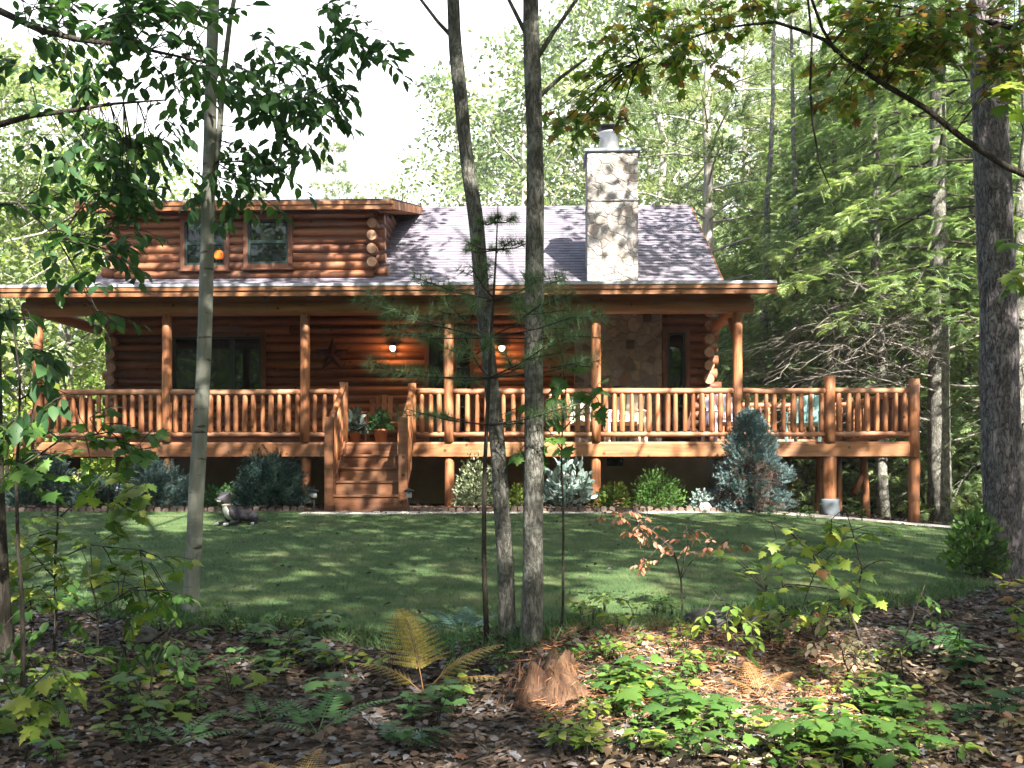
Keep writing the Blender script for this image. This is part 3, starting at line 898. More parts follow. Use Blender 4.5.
# door: left leaf with glass, right side-light
dx = DR[0] + (DR[1] - DR[0]) * .62
d_ = MB()
t = .08
d_.box(DR[0] - t, DR[1] + t, YW - .10, YW + .05, DR[3], DR[3] + t, bev=.006)
d_.box(DR[0] - t, DR[0], YW - .097, YW + .05, DR[2], DR[3], bev=.006)
d_.box(DR[1], DR[1] + t, YW - .097, YW + .05, DR[2], DR[3], bev=.006)
d_.box(dx - .04, dx + .04, YW - .095, YW + .05, DR[2], DR[3] - .002)
dfr = d_.build('door_frame', M['trim'], cabin)
d_ = MB()
d_.box(DR[0] + .005, dx - .045, YW - .05, YW + .02, DR[2] + .01, DR[3] - .01)
for a, b in ((.12, .9), (1.0, 1.9)): d_.box(DR[0] + .1, dx - .14, YW - .058, YW - .05, DR[2] + a, DR[2] + b)
door = d_.build('door', M['window_green'], cabin)
d_ = MB(); d_.box(DR[0] + .12, dx - .16, YW - .064, YW - .058, DR[2] + 1.02, DR[2] + 1.86); d_.build('pane', M['glass'], door)
d_ = MB(); d_.tube([(dx - .11, YW - .06, ZD + .95), (dx - .11, YW - .12, ZD + .95)], [.02, .03], 12); d_.build('handle', M['metal'], door)
d_ = MB(); d_.box(dx + .045, DR[1] - .005, YW - .03, YW + .02, DR[2] + .01, DR[3] - .01); sl_ = d_.build('side_light', M['glass'], cabin)
for q in (.5, 1.0, 1.5):
    d_ = MB(); d_.box(dx + .05, DR[1] - .01, YW - .045, YW - .03, DR[2] + q - .015, DR[2] + q + .015)
    d_.build('muntin', M['window_green'], sl_)

# --- main roof
ROX0, ROX1 = -8.5, hx(721, 2.3)
def shingles(mb, x0, x1, y0, z0, y1, z1, row=.165, th=.014, slab=.10, flip=False):
    L = math.hypot(y1 - y0, z1 - z0)
    n = max(1, int(round(L / row)))
    ny, nz_ = -(z1 - z0) / L, (y1 - y0) / L
    if nz_ < 0: ny, nz_ = -ny, -nz_
    def P(x, t, h): return (x, y0 + (y1 - y0) * t + ny * h, z0 + (z1 - z0) * t + nz_ * h)
    for i in range(n):
        t0, t1 = i / n, min(1, (i + 1.08) / n)
        j0, j1 = rnd.uniform(-.004, .006), rnd.uniform(-.004, .006)
        a = [P(x0, t0, .0), P(x1, t0, .0), P(x1, t1, 0), P(x0, t1, 0), P(x0, t0, th + j0 * .6), P(x1, t0, th + j1 * .6), P(x1, t1, .002), P(x0, t1, .002)]
        mb.add(a, [(4, 5, 6, 7), (0, 1, 5, 4), (0, 4, 7, 3), (1, 2, 6, 5)])
    mb.hexa([P(x0 + .01, 0, -slab), P(x1 - .01, 0, -slab), P(x1 - .01, 1, -slab), P(x0 + .01, 1, -slab), P(x0 + .01, 0, -.002), P(x1 - .01, 0, -.002), P(x1 - .01, 1, -.002), P(x0 + .01, 1, -.002)])
rf = MB()
shingles(rf, ROX0, ROX1, 2.2, roof_z(2.2), YR, ZR)
yb2 = 2 * YR - 2.2 + .5
shingles(rf, ROX0, ROX1, yb2, roof_z(yb2), YR, ZR)
rf.tube([(ROX0, YR, ZR), (ROX1, YR, ZR)], .05, 8)
mroof = rf.build('main_roof', M['shingle'], cabin)
for xx in (ROX0 - .02, ROX1 + .02):
    rk = MB()
    rk.beam((xx, 2.25, roof_z(2.25) - .08), (xx, YR, ZR - .08), .035, .16)
    rk.beam((xx, yb2, roof_z(yb2) - .08), (xx, YR + .001, ZR - .08), .035, .16)
    rk.build('rake_board', M['trim'], mroof)

# --- dormer roof
DX0, DX1 = hx(77, 1.9), hx(394, 1.9)
dr = MB()
ytop = YR + .1
ZT2 = ZDT + .17
shingles(dr, DX0, DX1, 1.87, ZT2, ytop, ZT2 + DS * (ytop - 1.87), slab=.03)
dro = dr.build('dormer_roof', M['shingle'], cabin)
df = MB()
df.box(DX0, DX1, 1.845, 1.88, ZDT - .02, ZT2 - .035)
df.box(DX0, DX1, 1.82, 1.844, ZDT + .07, ZT2 - .028)
df.build('fascia', M['board'], dro)
for xx in (DX0 - .005, DX1 + .005):
    df = MB()
    df.beam((xx, 1.86, ZDT + .055), (xx, ytop, ZDT + .055 + DS * (ytop - 1.86)), .04, .16)
    df.build('rake_board', M['board'], dro)
df = MB()
n_ = 26
for i in range(n_):
    xx = DX0 + .15 + (DX1 - DX0 - .3) * i / (n_ - 1)
    df.beam((xx, 1.89, ZDT + .03), (xx, 2.6, ZDT + .03 + DS * .71), .045, .09)
y_ = 2.6
while y_ < 6.0:                         # look-outs under the right-hand rake
    zz = ZDT + .02 + DS * (y_ - 1.89)
    df.box(XD1 - .02, DX1 - .03, y_, y_ + .05, zz - .05, zz + .06)
    y_ += .34
df.build('rafter_tails', M['beam'], dro)
df = MB(); df.hexa([(DX0, 1.9, ZDT + .08), (DX1, 1.9, ZDT + .08), (DX1, ytop, ZDT + .08 + DS * (ytop - 1.9)), (DX0, ytop, ZDT + .08 + DS * (ytop - 1.9)),
                    (DX0, 1.9, ZDT + .10), (DX1, 1.9, ZDT + .10), (DX1, ytop, ZDT + .10 + DS * (ytop - 1.9)), (DX0, ytop, ZDT + .10 + DS * (ytop - 1.9))])
df.build('soffit', M['ceiling'], dro)

# --- porch roof
PX0, PX1 = hx(-8, -.5), hx(776, -.5)
ps = .165
pr = MB()
shingles(pr, PX0, PX1, -.5, Z_E, 2.28, Z_E + ps * 2.78, slab=.03)
pro = pr.build('porch_roof', M['shingle'], cabin)
pf = MB()
zfb = hz(294.5, -.5, 600)
pf.box(PX0, PX1, -.535, -.50, zfb + .0, Z_E - .035)
pf.box(PX0, PX1, -.56, -.536, zfb + .09, Z_E - .03)
pf.build('fascia', M['board'], pro)
pf = MB(); pf.box(PX0, PX1, -.572, -.50, Z_E - .027, Z_E - .004); pf.box(PX0, PX1, -.575, -.572, Z_E - .05, Z_E - .004)
pf.build('drip_edge', M['drip'], pro)
for xx in (PX0, PX1):
    pf = MB()
    pf.beam((xx, -.52, Z_E - .09), (xx, 2.35, Z_E - .09 + ps * 2.87), .04, .15)
    pf.build('rake_board', M['board'], pro)
pf = MB()
pf.hexa([(PX0, -.49, Z_E - .07), (PX1, -.49, Z_E - .07), (PX1, 2.34, Z_E - .07 + ps * 2.83), (PX0, 2.34, Z_E - .07 + ps * 2.83),
         (PX0, -.49, Z_E - .05), (PX1, -.49, Z_E - .05), (PX1, 2.34, Z_E - .05 + ps * 2.83), (PX0, 2.34, Z_E - .05 + ps * 2.83)])
x_ = PX0 + .3
while x_ < PX1 - .1:
    pf.beam((x_, -.48, Z_E - .12), (x_, 2.34, Z_E - .12 + ps * 2.82), .05, .10)
    x_ += .61
pf.build('porch_ceiling', M['ceiling'], pro)

# --- porch posts, beam, deck
POSTS = [hx(p, 0) for p in (38.5, 167, 305, 449, 596, 738)]
ZB0, ZB1 = hz(315, 0), hz(299, 0)
pb = MB()
pb.log((POSTS[0] - .25, 0, (ZB0 + ZB1) / 2), (POSTS[-1] + .25, 0, (ZB0 + ZB1) / 2), .13, n=14, wob=.05, capmi=1)
pb.box(POSTS[0] - .2, POSTS[-1] + .2, -.06, .06, ZB1 - .03, Z_E - .10)
pb.build('porch_beam', [M['beam'], M['log_end']], cabin)
for xx in (POSTS[0], POSTS[-1]):
    pb = MB(); pb.log((xx, .1, ZB0 + .12), (xx, YW - .05, ZB0 + .12), .11, n=12, wob=.05); pb.build('porch_side_beam', M['beam'], cabin)
pk = MB()     # knee brace at the right end
pk.log((POSTS[-1], .12, ZB0 - .45), (POSTS[-1], .75, ZB0 + .05), .06, n=10)
pk.build('knee_brace', M['rail_v'], cabin)
for i, xx in enumerate(POSTS):
    p = MB(); p.log((xx, 0, ZD), (xx, 0, ZB0 + .03), .088, .082, n=14, wob=.07, bow=.012)
    p.build('porch_post', M['rail_v'], cabin)
    gz = min(ground_h(*W(xx, .1).xy), 0) - .1
    if i < 5:
        p = MB(); p.log((xx, .08, gz), (xx, .08, ZD - .05), .09, .085, n=14, wob=.06); p.build('deck_post', M['rail_v'], cabin)
DXR = hx(914, 0)
DYB = 3.7
dk = MB()
y = 0.0
while y < DYB - .05:
    x1 = DXR + .08
    xs0 = XL - .35 if y < YW - .2 else XR + .1
    cuts = [xs0]
    while cuts[-1] + 4.5 < x1: cuts.append(cuts[-1] + rnd.uniform(3, 4.2))
    cuts.append(x1)
    for a, b in zip(cuts, cuts[1:]): dk.box(a + .002, b - .002, y - .03, y + .106, ZD - .035, ZD + rnd.uniform(-.002, .002))
    y += .14
dk.build('deck_floor', M['rail_h'], cabin)
rj = MB()
zj = hz(456.5, 0)
a = XL - .3
STX0, STX1 = hx(344, 0), hx(412, 0)
for b in (-4.2, STX0, ):
    rj.box(a, b - .003, -.045, -.005, zj, ZD - .037); a = b
a = STX1
for b in (2.2, DXR + .07):
    rj.box(a, b - .003, -.045, -.005, zj, ZD - .037); a = b
rj.box(DXR + .03, DXR + .07, -.003, DYB, zj, ZD - .037)
rj.box(XL - .3, XL - .26, -.003, YW - .2, zj, ZD - .037)
rj.box(XR + .12, DXR + .02, DYB - .04, DYB, zj, ZD - .037)
rj.build('rim_board', M['board'], cabin)
jo = MB()
x_ = XL - .1
while x_ < DXR:
    y1_ = YW - .01 if x_ < XR + .1 else DYB - .05
    jo.box(x_, x_ + .045, .0, y1_, zj + .01, ZD - .038); x_ += .42
jo.build('deck_joists', M['deck_under'], cabin)

def railing(p0, p1, parent, hm='rail_h', n=None, sub=True, zt=None, ztap=None):
    """p0, p1 plan points; rails plus upright log balusters"""
    p0, p1 = Vector(p0), Vector(p1)
    d = (p1 - p0); L = d.length; d.normalize()
    zt = hz(391.5, 0) if zt is None else zt
    zb = hz(434.5, 0)
    tr = MB(); tr.log((p0.x, p0.y, zt), (p1.x, p1.y, zt), .056, .052, n=12, wob=.12, bow=.012)
    r = tr.build('railing', M[hm], parent)
    br = MB(); br.log((p0.x, p0.y, zb), (p1.x, p1.y, zb), .045, .042, n=12, wob=.12, bow=.01); br.build('bottom_rail', M[hm], r)
    n = n or max(2, int(round(L / .158)))
    allb = MB()
    for i in range(n):
        t = (i + .5) / n * L + rnd.uniform(-.012, .012)
        q = p0 + d * t
        b = MB() if sub else allb
        rr = rnd.uniform(.038, .052)
        tl = rnd.uniform(-.012, .012)
        zz = [zb + .02, zb + .07, zb + .30, zb + .52, zt - .06, zt - .01]
        rad = [rr * .62, rr, rr * 1.02, rr * .97, rr * .9, rr * .5]
        b.tube([(q.x + tl * (k / 5), q.y, z_) for k, z_ in enumerate(zz)], rad, 9, .14)
        if sub: b.build('baluster', M['rail_v'], r)
    if not sub:
        bb = allb.build('balusters', M['rail_v'], r); bb['kind'] = 'stuff'
    return r
RP = POSTS[:3] + [STX0]
for a, b in zip(RP, RP[1:]): railing((a + .08, 0, 0), (b - .07, 0, 0), cabin)
DP = hx(829.5, 0)
RP = [STX1] + POSTS[3:] + [DP, DXR]
for a, b in zip(RP, RP[1:]): railing((a + .08, 0, 0), (b - .08, 0, 0), cabin)
railing((DXR, .1, 0), (DXR, DYB - .1, 0), cabin, 'rail_s', sub=False)
railing((XR + .3, DYB - .06, 0), (DXR - .08, DYB - .06, 0), cabin, sub=False)
railing((POSTS[0], .1, 0), (POSTS[0], 2.25, 0), cabin, 'rail_s', sub=False)
for xx, ztop, r_, yy in ((DP, 377.5, .098, 0), (DXR, 380, .095, 0), (DXR, 384, .085, DYB - .05), (STX0, 382, .075, 0), (STX1, 383, .075, 0)):
    p = MB()
    zt = hz(ztop, 0)
    p.log((xx, yy, ZD - (.26 if xx in (DXR,) else 0)), (xx, yy, zt), r_, r_ * .97, n=14, wob=.07, mi=0, capmi=0)
    p.build('railing_post', M['rail_v'], cabin)
# posts under the open deck
def under(px, yl, r=.085, lean=0.0, top=None):
    x, _ = H(px, 480, yl)
    w = W(x, yl)
    gz = ground_h(w.x, w.y) - .1
    p = MB(); p.log((x + lean, yl, gz), (x, yl, (ZD - .05) if top is None else top), r, r * .92, n=12, wob=.14, bow=.03)
    p.build('deck_post', M['rail_v'], cabin)
    return x, gz
under(914, .08, .10); under(788, 3.3, .075); under(820, 1.2, .08, lean=-.05); under(862, 2.3, .085, lean=.08); under(838, 3.5, .08)
x, gz = under(830, .08, .125)
p = MB(); p.lathe((x, .08, 0), [(.0, gz), (.17, gz), (.165, .14), (.14, .165), (0, .17)], 20, smooth=True); p.build('concrete_pier', M['pier'], cabin)
p = MB(); p.log((hx(853, 2.2), 2.2, .2), (hx(866, 2.2), 2.35, .62), .07, n=10); p.build('post_brace', M['rail_v'], cabin)

# --- front steps
RH = (ZD - .035) / 5
RUN = .285
gst = MB()
for k in range(1, 5):
    zt = ZD - RH * k
    x0, x1 = (STX0 + .05, STX1 - .05) if k < 4 else (STX0 - .06, STX1 + .06)
    y1_, y0_ = -RUN * (k - 1) - .045, -RUN * k - .07
    t_ = MB(); t_.box(x0, x1, y0_, y1_ - .002, zt - .04, zt, bev=.006); t_.build('stair_tread', M['stair'], cabin)
for k in range(0, 5):
    zt = ZD - RH * k - .041
    x0, x1 = (STX0 + .05, STX1 - .05) if k < 4 else (STX0 - .04, STX1 + .04)
    yy = -RUN * k - .045
    gst.box(x0, x1, yy, yy + .025, ZD - RH * (k + 1) + (.0 if k < 4 else -.06), zt)
gst.build('stair_riser', M['stair'], cabin)
for xx in (STX0 + .02, STX1 - .02):
    s_ = MB()
    s_.hexa([(xx - .022, -RUN * 4 - .1, -.03), (xx + .022, -RUN * 4 - .1, -.03), (xx + .022, -.05, ZD - .45), (xx - .022, -.05, ZD - .45),
             (xx - .022, -RUN * 4 - .1, .30), (xx + .022, -RUN * 4 - .1, .30), (xx + .022, -.05, ZD + .02), (xx - .022, -.05, ZD + .02)])
    s_.build('stringer', M['stair'], cabin)
LNZ = hz(417, -1.15, 340)
for xx, sg in ((STX0, -1), (STX1, 1)):
    xn = xx + sg * .01
    p = MB(); p.box(xn - .07, xn + .07, -1.22, -1.09, -.02, LNZ, bev=.01); p.build('newel_post', M['stair'], cabin)
    tr = MB(); tr.log((xn, -.04, hz(388, 0)), (xn, -1.10, LNZ - .08), .05, n=12, wob=.12); r = tr.build('stair_railing', M['rail_v'], cabin)
    for i in range(6):
        t = (i + .5) / 6
        y_ = -.1 - t * .95
        zt = hz(388, 0) + (LNZ - .08 - hz(388, 0)) * ((-.04 - y_) / 1.06)
        zb = ZD - .02 - (ZD - .30) * (-y_ / 1.24)
        b = MB(); b.log((xn, y_, zb), (xn, y_, zt - .02), .036, .03, n=8, wob=.12); b.build('baluster', M['rail_v'], r)

# --- side steps at the left end of the porch
ss = MB()
for k in range(1, 5):
    zt = ZD - RH * k
    ss.box(XL - .3 - .28 * k, XL - .3 - .28 * (k - 1) - .003, .3, 1.5, zt - .04, zt)
    ss.box(XL - .3 - .28 * (k - 1) - .03, XL - .3 - .28 * (k - 1) - .005, .32, 1.48, zt - RH, zt - .042)
for yy in (.26, 1.52):
    ss.hexa([(XL - 1.6, yy, -.05), (XL - .31, yy, ZD - .45), (XL - .31, yy + .04, ZD - .45), (XL - 1.6, yy + .04, -.05),
             (XL - 1.6, yy, .22), (XL - .31, yy, ZD), (XL - .31, yy + .04, ZD), (XL - 1.6, yy + .04, .22)])
ss.build('side_steps', M['stair'], cabin)
for yy in (.28, 1.54):
    tr = MB(); tr.log((XL - .35, yy, ZD + .75), (XL - 1.6, yy, .95), .045, n=10); r = tr.build('side_stair_railing', M['rail_h'], cabin)
    ab = MB()
    for i in range(8):
        t = (i + .5) / 8
        ab.log((XL - .35 - 1.25 * t, yy, ZD * (1 - t) + .12 * t), (XL - .35 - 1.25 * t, yy, (ZD + .75) * (1 - t) + .93 * t), .034, .03, n=8, wob=.1)
    bb = ab.build('balusters', M['rail_v'], r); bb['kind'] = 'stuff'

# --- stone fireplace and chimney
cx0, cx1 = hx(587.5, 1.95), hx(638, 1.95)
bx0, bx1 = hx(575, 1.95), hx(662, 1.95)
ZCT = hz(152, 1.95, 612)
st = MB()
def stone_block(mb, x0, x1, y0, y1, z0, z1, step=.12, amp=.022):
    """stone face with uneven relief"""
    def face(o, u, v, lu, lv, nrm_):
        nu, nv = max(2, int(lu / step)), max(2, int(lv / step))
        vs, fs = [], []
        for j in range(nv + 1):
            for i in range(nu + 1):
                p = Vector(o) + Vector(u) * (lu * i / nu) + Vector(v) * (lv * j / nv)
                e = 0 if i in (0, nu) else 1
                d = amp * noise.noise(p * 4.5) * e + amp * .6 * noise.noise(p * 11 + Vector((3, 1, 2)))
                vs.append(p + Vector(nrm_) * d)
        for j in range(nv):
            for i in range(nu):
                fs.append((j * (nu + 1) + i, j * (nu + 1) + i + 1, (j + 1) * (nu + 1) + i + 1, (j + 1) * (nu + 1) + i))
        mb.add(vs, fs, False)
    face((x0, y0, z0), (1, 0, 0), (0, 0, 1), x1 - x0, z1 - z0, (0, -1, 0))
    face((x0, y1, z0), (0, -1, 0), (0, 0, 1), y1 - y0, z1 - z0, (-1, 0, 0))
    face((x1, y0, z0), (0, 1, 0), (0, 0, 1), y1 - y0, z1 - z0, (1, 0, 0))
    face((x1, y1, z0), (-1, 0, 0), (0, 0, 1), x1 - x0, z1 - z0, (0, 1, 0))
stone_block(st, bx0, bx1, 1.98, YW + .1, ZD + .002, Z_E + ps * 2.3)
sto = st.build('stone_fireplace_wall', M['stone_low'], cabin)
dkst = surf('dark_fieldstone', [(.3, (.03, .026, .024)), (.7, (.06, .05, .045))], scale=9, bump=.5)
for (a, b) in ((578, 318), (647, 318), (630, 345), (617, 390)):
    q0, z0_ = H(a - 4, b + 4, 1.95); q1, z1_ = H(a + 4.5, b - 4, 1.95)
    st = MB(); st.box(q0, q1, 1.925, 2.0, z0_, z1_, bev=.02)
    st.build('dark_stone', dkst, sto)
st = MB()
stone_block(st, cx0, cx1, 1.95, 2.9, Z_E + .2, ZCT)
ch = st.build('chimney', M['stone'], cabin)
s_ = MB(); s_.box(cx0 - .05, cx1 + .05, 1.90, 2.95, ZCT, ZCT + .07, bev=.015); s_.build('chimney_cap', M['pier'], ch)
s_ = MB(); s_.box(cx0 - .012, cx1 + .012, 1.925, 2.92, hz(202, 1.95), hz(200, 1.95), bev=.01); s_.build('stone_ledge', M['stone'], ch)
fx = (hx(598, 2.4) + hx(620, 2.4)) / 2
s_ = MB(); zf = hz(132, 2.4)
s_.lathe((fx, 2.4, 0), [(.20, ZCT + .06), (.20, zf - .08), (.215, zf - .08), (.215, zf - .05), (.19, zf - .05)], 24)
fl = s_.build('flue_pipe', M['metal'], ch)
s_ = MB()
for k in range(4):
    a = PI / 4 + k * PI / 2
    s_.tube([(fx + .19 * math.cos(a), 2.4 + .19 * math.sin(a), zf - .08), (fx + .19 * math.cos(a), 2.4 + .19 * math.sin(a), zf + .07)], .012, 6)
s_.lathe((fx, 2.4, 0), [(0, zf + .05), (.25, zf + .04), (.26, zf + .06), (.2, zf + .10), (0, zf + .14)], 24)
s_.build('rain_cap', M['black'], ch)

# ================================================================ THINGS ON THE CABIN
def porch_lamp(px, py, label):
    x, z = H(px, py, YW - .12)
    w = W(x, YW - .08, z)
    r = empty('porch_lamp', w, TH, label, 'wall lamp')
    m = MB(); m.box(-.045, .045, .0, .03, -.12, .12, bev=.008); m.tube([(0, .0, .08), (0, -.06, .11), (0, -.08, .07)], .009, 8)
    m.lathe((0, -.08, 0), [(0, .085), (.03, .08), (.075, .04), (.078, .035)], 18)
    m.build('bracket', M['black'], r)
    m = MB(); m.lathe((0, -.08, 0), [(.012, .04), (.055, .03), (.062, 0), (.05, -.045), (.02, -.07), (0, -.072)], 18); m.build('glass_shade', M['glow'], r)
    l = bpy.data.lights.new('porch_lamp_light', 'POINT'); l.energy = 4; l.color = (1, .45, .16); l.shadow_soft_size = .05
    lo = bpy.data.objects.new('lamp_light', l); COL.objects.link(lo); lo.parent = r; lo.location = (0, -.16, -.02)
    return r
porch_lamp(393, 348, 'lit porch wall lamp on the log wall between the star and the front door')
porch_lamp(502, 348, 'lit porch wall lamp on the log wall between the front door and the stone column')
x, z = H(332, 355, YW - .1)
m = MB()
R0, R1 = .36, .145
pts = []
for k in range(10):
    a = PI / 2 + k * PI / 5
    r_ = R0 if k % 2 == 0 else R1
    pts.append((math.cos(a) * r_, 0, math.sin(a) * r_))
vs = [(0, -.07, 0)] + pts + [(0, .0, 0)]
fs = [(0, k + 1, (k + 1) % 10 + 1) for k in range(10)] + [(11, (k + 1) % 10 + 1, k + 1) for k in range(10)]
m.add(vs, fs)
o = m.build('star_ornament', M['star']); o.location = W(x, YW - .07, z); o.rotation_euler = (0, 0, TH)
tag(o, 'dark red five-pointed metal star on the porch wall', 'wall ornament')
# orange pumpkin-like ornament in the upper window
x, z = H(218.5, 254, YW - .16)
pk_ = empty('pumpkin_ornament', W(x, YW - .125, z - .1), TH, 'orange pumpkin ornament standing in the lower corner of the upper window', 'ornament')
m = MB()
prof = [(.0, .0), (.07, .0), (.10, .04), (.105, .09), (.09, .15), (.05, .18), (0, .175)]
n = 24; vs = []; fs = []
for r_, z_ in prof:
    for k in range(n):
        a = 2 * PI * k / n
        q = r_ * (1 - .09 * abs(math.cos(a * 4)) ** 4)
        vs.append((math.cos(a) * q, math.sin(a) * q * .28, z_))
for i in range(len(prof) - 1):
    for k in range(n):
        j = (k + 1) % n; fs.append((i * n + k, i * n + j, (i + 1) * n + j, (i + 1) * n + k))
m.add(vs, fs, True)
m.build('pumpkin_body', M['orange'], pk_)
m = MB(); m.tube([(0, 0, .17), (.01, 0, .20), (.025, 0, .215)], [.014, .011, .012], 8); m.build('stalk', M['rail_v'], pk_)

# porch furniture
def chair(name, label, px, yl, mat, rz, cat='chair', wscale=1.0, adir=True):
    x, _ = H(px, 430, yl)
    r = empty(name, W(x, yl, ZD + .002), TH + rz, label, cat)
    w = .29 * wscale
    m = MB()
    for i in range(5): m.beam((-w, -.24 + i * .105, .40 - i * .012), (w, -.24 + i * .105, .40 - i * .012), .095, .022, up=(0, .1, 1))
    m.build('seat', mat, r)
    m = MB()
    for i in range(5):
        xx = -w * .8 + i * w * .4
        h = .98 - .03 * abs(i - 2) ** 1.5
        m.hexa([(xx - .045, .23, .36), (xx + .045, .23, .36), (xx + .045, .25, .36), (xx - .045, .25, .36), (xx - .05, .42, h), (xx + .05, .42, h), (xx + .05, .44, h), (xx - .05, .44, h)])
    m.box(-w, w, .30, .33, .55, .62)
    m.build('backrest', mat, r)
    for s in (-1, 1):
        m = MB(); m.box(s * (w + .05) - .055, s * (w + .05) + .055, -.30, .36, .58, .605, bev=.006); m.build('armrest', mat, r)
        m = MB(); m.box(s * (w + .02) - .02, s * (w + .02) + .02, -.27, -.18, 0, .578); m.build('leg', mat, r)
        m = MB(); m.hexa([(s * (w + .02) - .02, .42, 0), (s * (w + .02) + .02, .42, 0), (s * (w + .02) + .02, .50, 0), (s * (w + .02) - .02, .50, 0),
                          (s * (w + .02) - .02, .22, .578), (s * (w + .02) + .02, .22, .578), (s * (w + .02) + .02, .30, .578), (s * (w + .02) - .02, .30, .578)]); m.build('leg', mat, r)
    return r
paintW = surf('cream_painted_wood', [(.3, (.62, .56, .46)), (.7, (.74, .69, .58))], scale=9, bump=.05)
paintT = surf('pale_teal_paint', [(.3, (.22, .42, .42)), (.7, (.32, .54, .53))], scale=9, bump=.05)
paintL = surf('pale_lavender_paint', [(.3, (.48, .48, .62)), (.7, (.58, .58, .70))], scale=9, bump=.05)
chair('slatted_armchair', 'cream slatted armchair on the porch left of the fourth gap, before the stone column', 588, .95, paintW, .35, 'chair')['label'] = 'cream slatted armchair on the porch just left of the stone column'
chair('slatted_armchair', 'cream slatted armchair on the porch directly in front of the stone column', 625, 1.0, paintW, -.3)
chair('slatted_armchair', 'pale lavender slatted armchair at the right corner of the porch', 727, 1.2, paintL, .2)
chair('slatted_armchair', 'pale teal slatted armchair on the open deck at the right', 806, 1.6, paintT, -.5)
chair('slatted_armchair', 'brown wooden armchair behind the potted plant at the head of the steps', 383, 1.5, M['rail_v'], .1)

# potted plants at the head of the steps
def pot(px, yl, label, r=.14, h=.24, leaf='juniper', n=260, sz=.16, spread=.2, hgt=.35):
    x, _ = H(px, 430, yl)
    e = empty('potted_plant', W(x, yl, ZD + .002), 0, label, 'potted plant')
    m = MB(); m.lathe((0, 0, 0), [(0, 0), (r * .68, 0), (r * .92, h * .85), (r * 1.06, h * .86), (r * 1.06, h), (r * .9, h), (r * .86, h * .9), (0, h * .88)], 22)
    m.build('pot', M['terracotta'], e)
    d = rand_dirs(n, up=.5); d[:, 2] = np.abs(d[:, 2])
    P = d * (RS.rand(n, 1) ** .5) * np.array([spread, spread, hgt]) + np.array([0, 0, h * .9])
    leafmesh('foliage', [('ovate', P, d + RS.normal(size=(n, 3)) * .4, rand_dirs(n, up=.8), RS.uniform(.6, 1.1, n) * sz, 0)], M[leaf], e)
    m = MB()
    for k in range(5):
        a = k * 1.3; m.tube([(0, 0, h * .8), (math.cos(a) * spread * .4, math.sin(a) * spread * .4, h + hgt * .5)], .006, 5)
    m.build('stem', M['bark_dark'], e)
    return e
pot(381, .35, 'terracotta pot of dark green leaves at the head of the steps', leaf='lf_dark', n=240, sz=.12)
pot(355, .4, 'potted pale-striped spiky plant beside the left post at the head of the steps', r=.11, h=.2, leaf='silver', n=150, sz=.17, spread=.14, hgt=.38)

# ================================================================ VEGETATION HELPERS
def clumps(centers, per, spread, size, shape_, mi=0, up=.6, flat=.6, outward=None, rs=None, droop=0.0):
    rs = rs or RS
    C = np.asarray(centers, float)
    n = len(C) * per
    CC = np.repeat(C, per, 0)
    sp = np.asarray(spread, float)
    sp = np.repeat(sp, per)[:, None] if sp.ndim else sp
    off = rs.normal(size=(n, 3)) * np.array([1, 1, flat]) * .55 * sp
    P = CC + off
    D = nrm(off + rs.normal(size=(n, 3)) * .25 * (sp if np.ndim(sp) else 1) + np.array([0, 0, -droop]) * (sp if np.ndim(sp) else 1))
    N = rand_dirs(n, rs, up=up)
    S = rs.uniform(.65, 1.15, n) * size
    return (shape_, P, D, N, S, mi)

def path_pts(base, top, n, wob, rs):
    base, top = Vector(base), Vector(top)
    ph = rs.uniform(0, 20)
    L = (top - base).length
    return [base.lerp(top, i / n) + Vector((nz(ph + i * .6, 1), nz(ph + i * .6, 7), 0)) * wob * L * math.sin(PI * i / n * .9 + .1) for i in range(n + 1)]

def broadleaf(name, Hh, rT, z0, R, nlimb, nclump, per, leaf, bark, lm, seed, shape_='diamond', spread=.8, parent=None, trans=None):
    rs = np.random.RandomState(seed); rr = random.Random(seed)
    root = parent or empty(name)
    tk = MB()
    tp = path_pts((0, 0, -.3), (rr.uniform(-.6, .6), rr.uniform(-.6, .6), Hh * .93), 12, .02, rr)
    tk.tube(tp, [rT * (1.35 if i == 0 else 1) * (1 - .85 * (i / 12) ** 1.2) for i in range(13)], 10, .1, seed=seed)
    cs = []
    for k in range(nlimb):
        t = z0 / Hh + (1 - z0 / Hh) * (k + rr.random()) / nlimb * .95
        i = min(11, int(t * 12)); q = tp[i].lerp(tp[i + 1], t * 12 - i) if i < 12 else tp[12]
        a = k * 2.4 + rr.uniform(-.5, .5)
        s = (t - z0 / Hh) / (1 - z0 / Hh)
        L = R * (math.sin(PI * min(1, .25 + s * .72))) * rr.uniform(.75, 1.15) + .3
        e = q + Vector((math.cos(a) * L, math.sin(a) * L, L * rr.uniform(.25, .8)))
        m = q.lerp(e, .5) + Vector((rr.uniform(-.2, .2), rr.uniform(-.2, .2), -.08 * L))
        r0 = rT * .42 * (1 - .6 * s)
        tk.tube([q, m, e], [r0, r0 * .55, r0 * .12], 6, .1)
        for j in range(3):
            f = rr.uniform(.35, .9); b = q.lerp(e, f)
            e2 = b + Vector((rr.uniform(-1, 1), rr.uniform(-1, 1), rr.uniform(0, .8))).normalized() * L * .45
            tk.tube([b, b.lerp(e2, .5) + Vector((0, 0, .05)), e2], [r0 * .3, r0 * .2, r0 * .06], 4, 0)
            for u in range(max(1, nclump // (nlimb * 4))): cs.append(b.lerp(e2, rr.uniform(.4, 1.1)))
        for u in range(max(1, nclump // (nlimb * 4))): cs.append(q.lerp(e, rr.uniform(.5, 1.05)))
    tk.build('trunk', bark, root)
    leafmesh('crown', [clumps([tuple(c) for c in cs], per, spread, leaf, shape_, rs=rs)], lm, root)
    return root

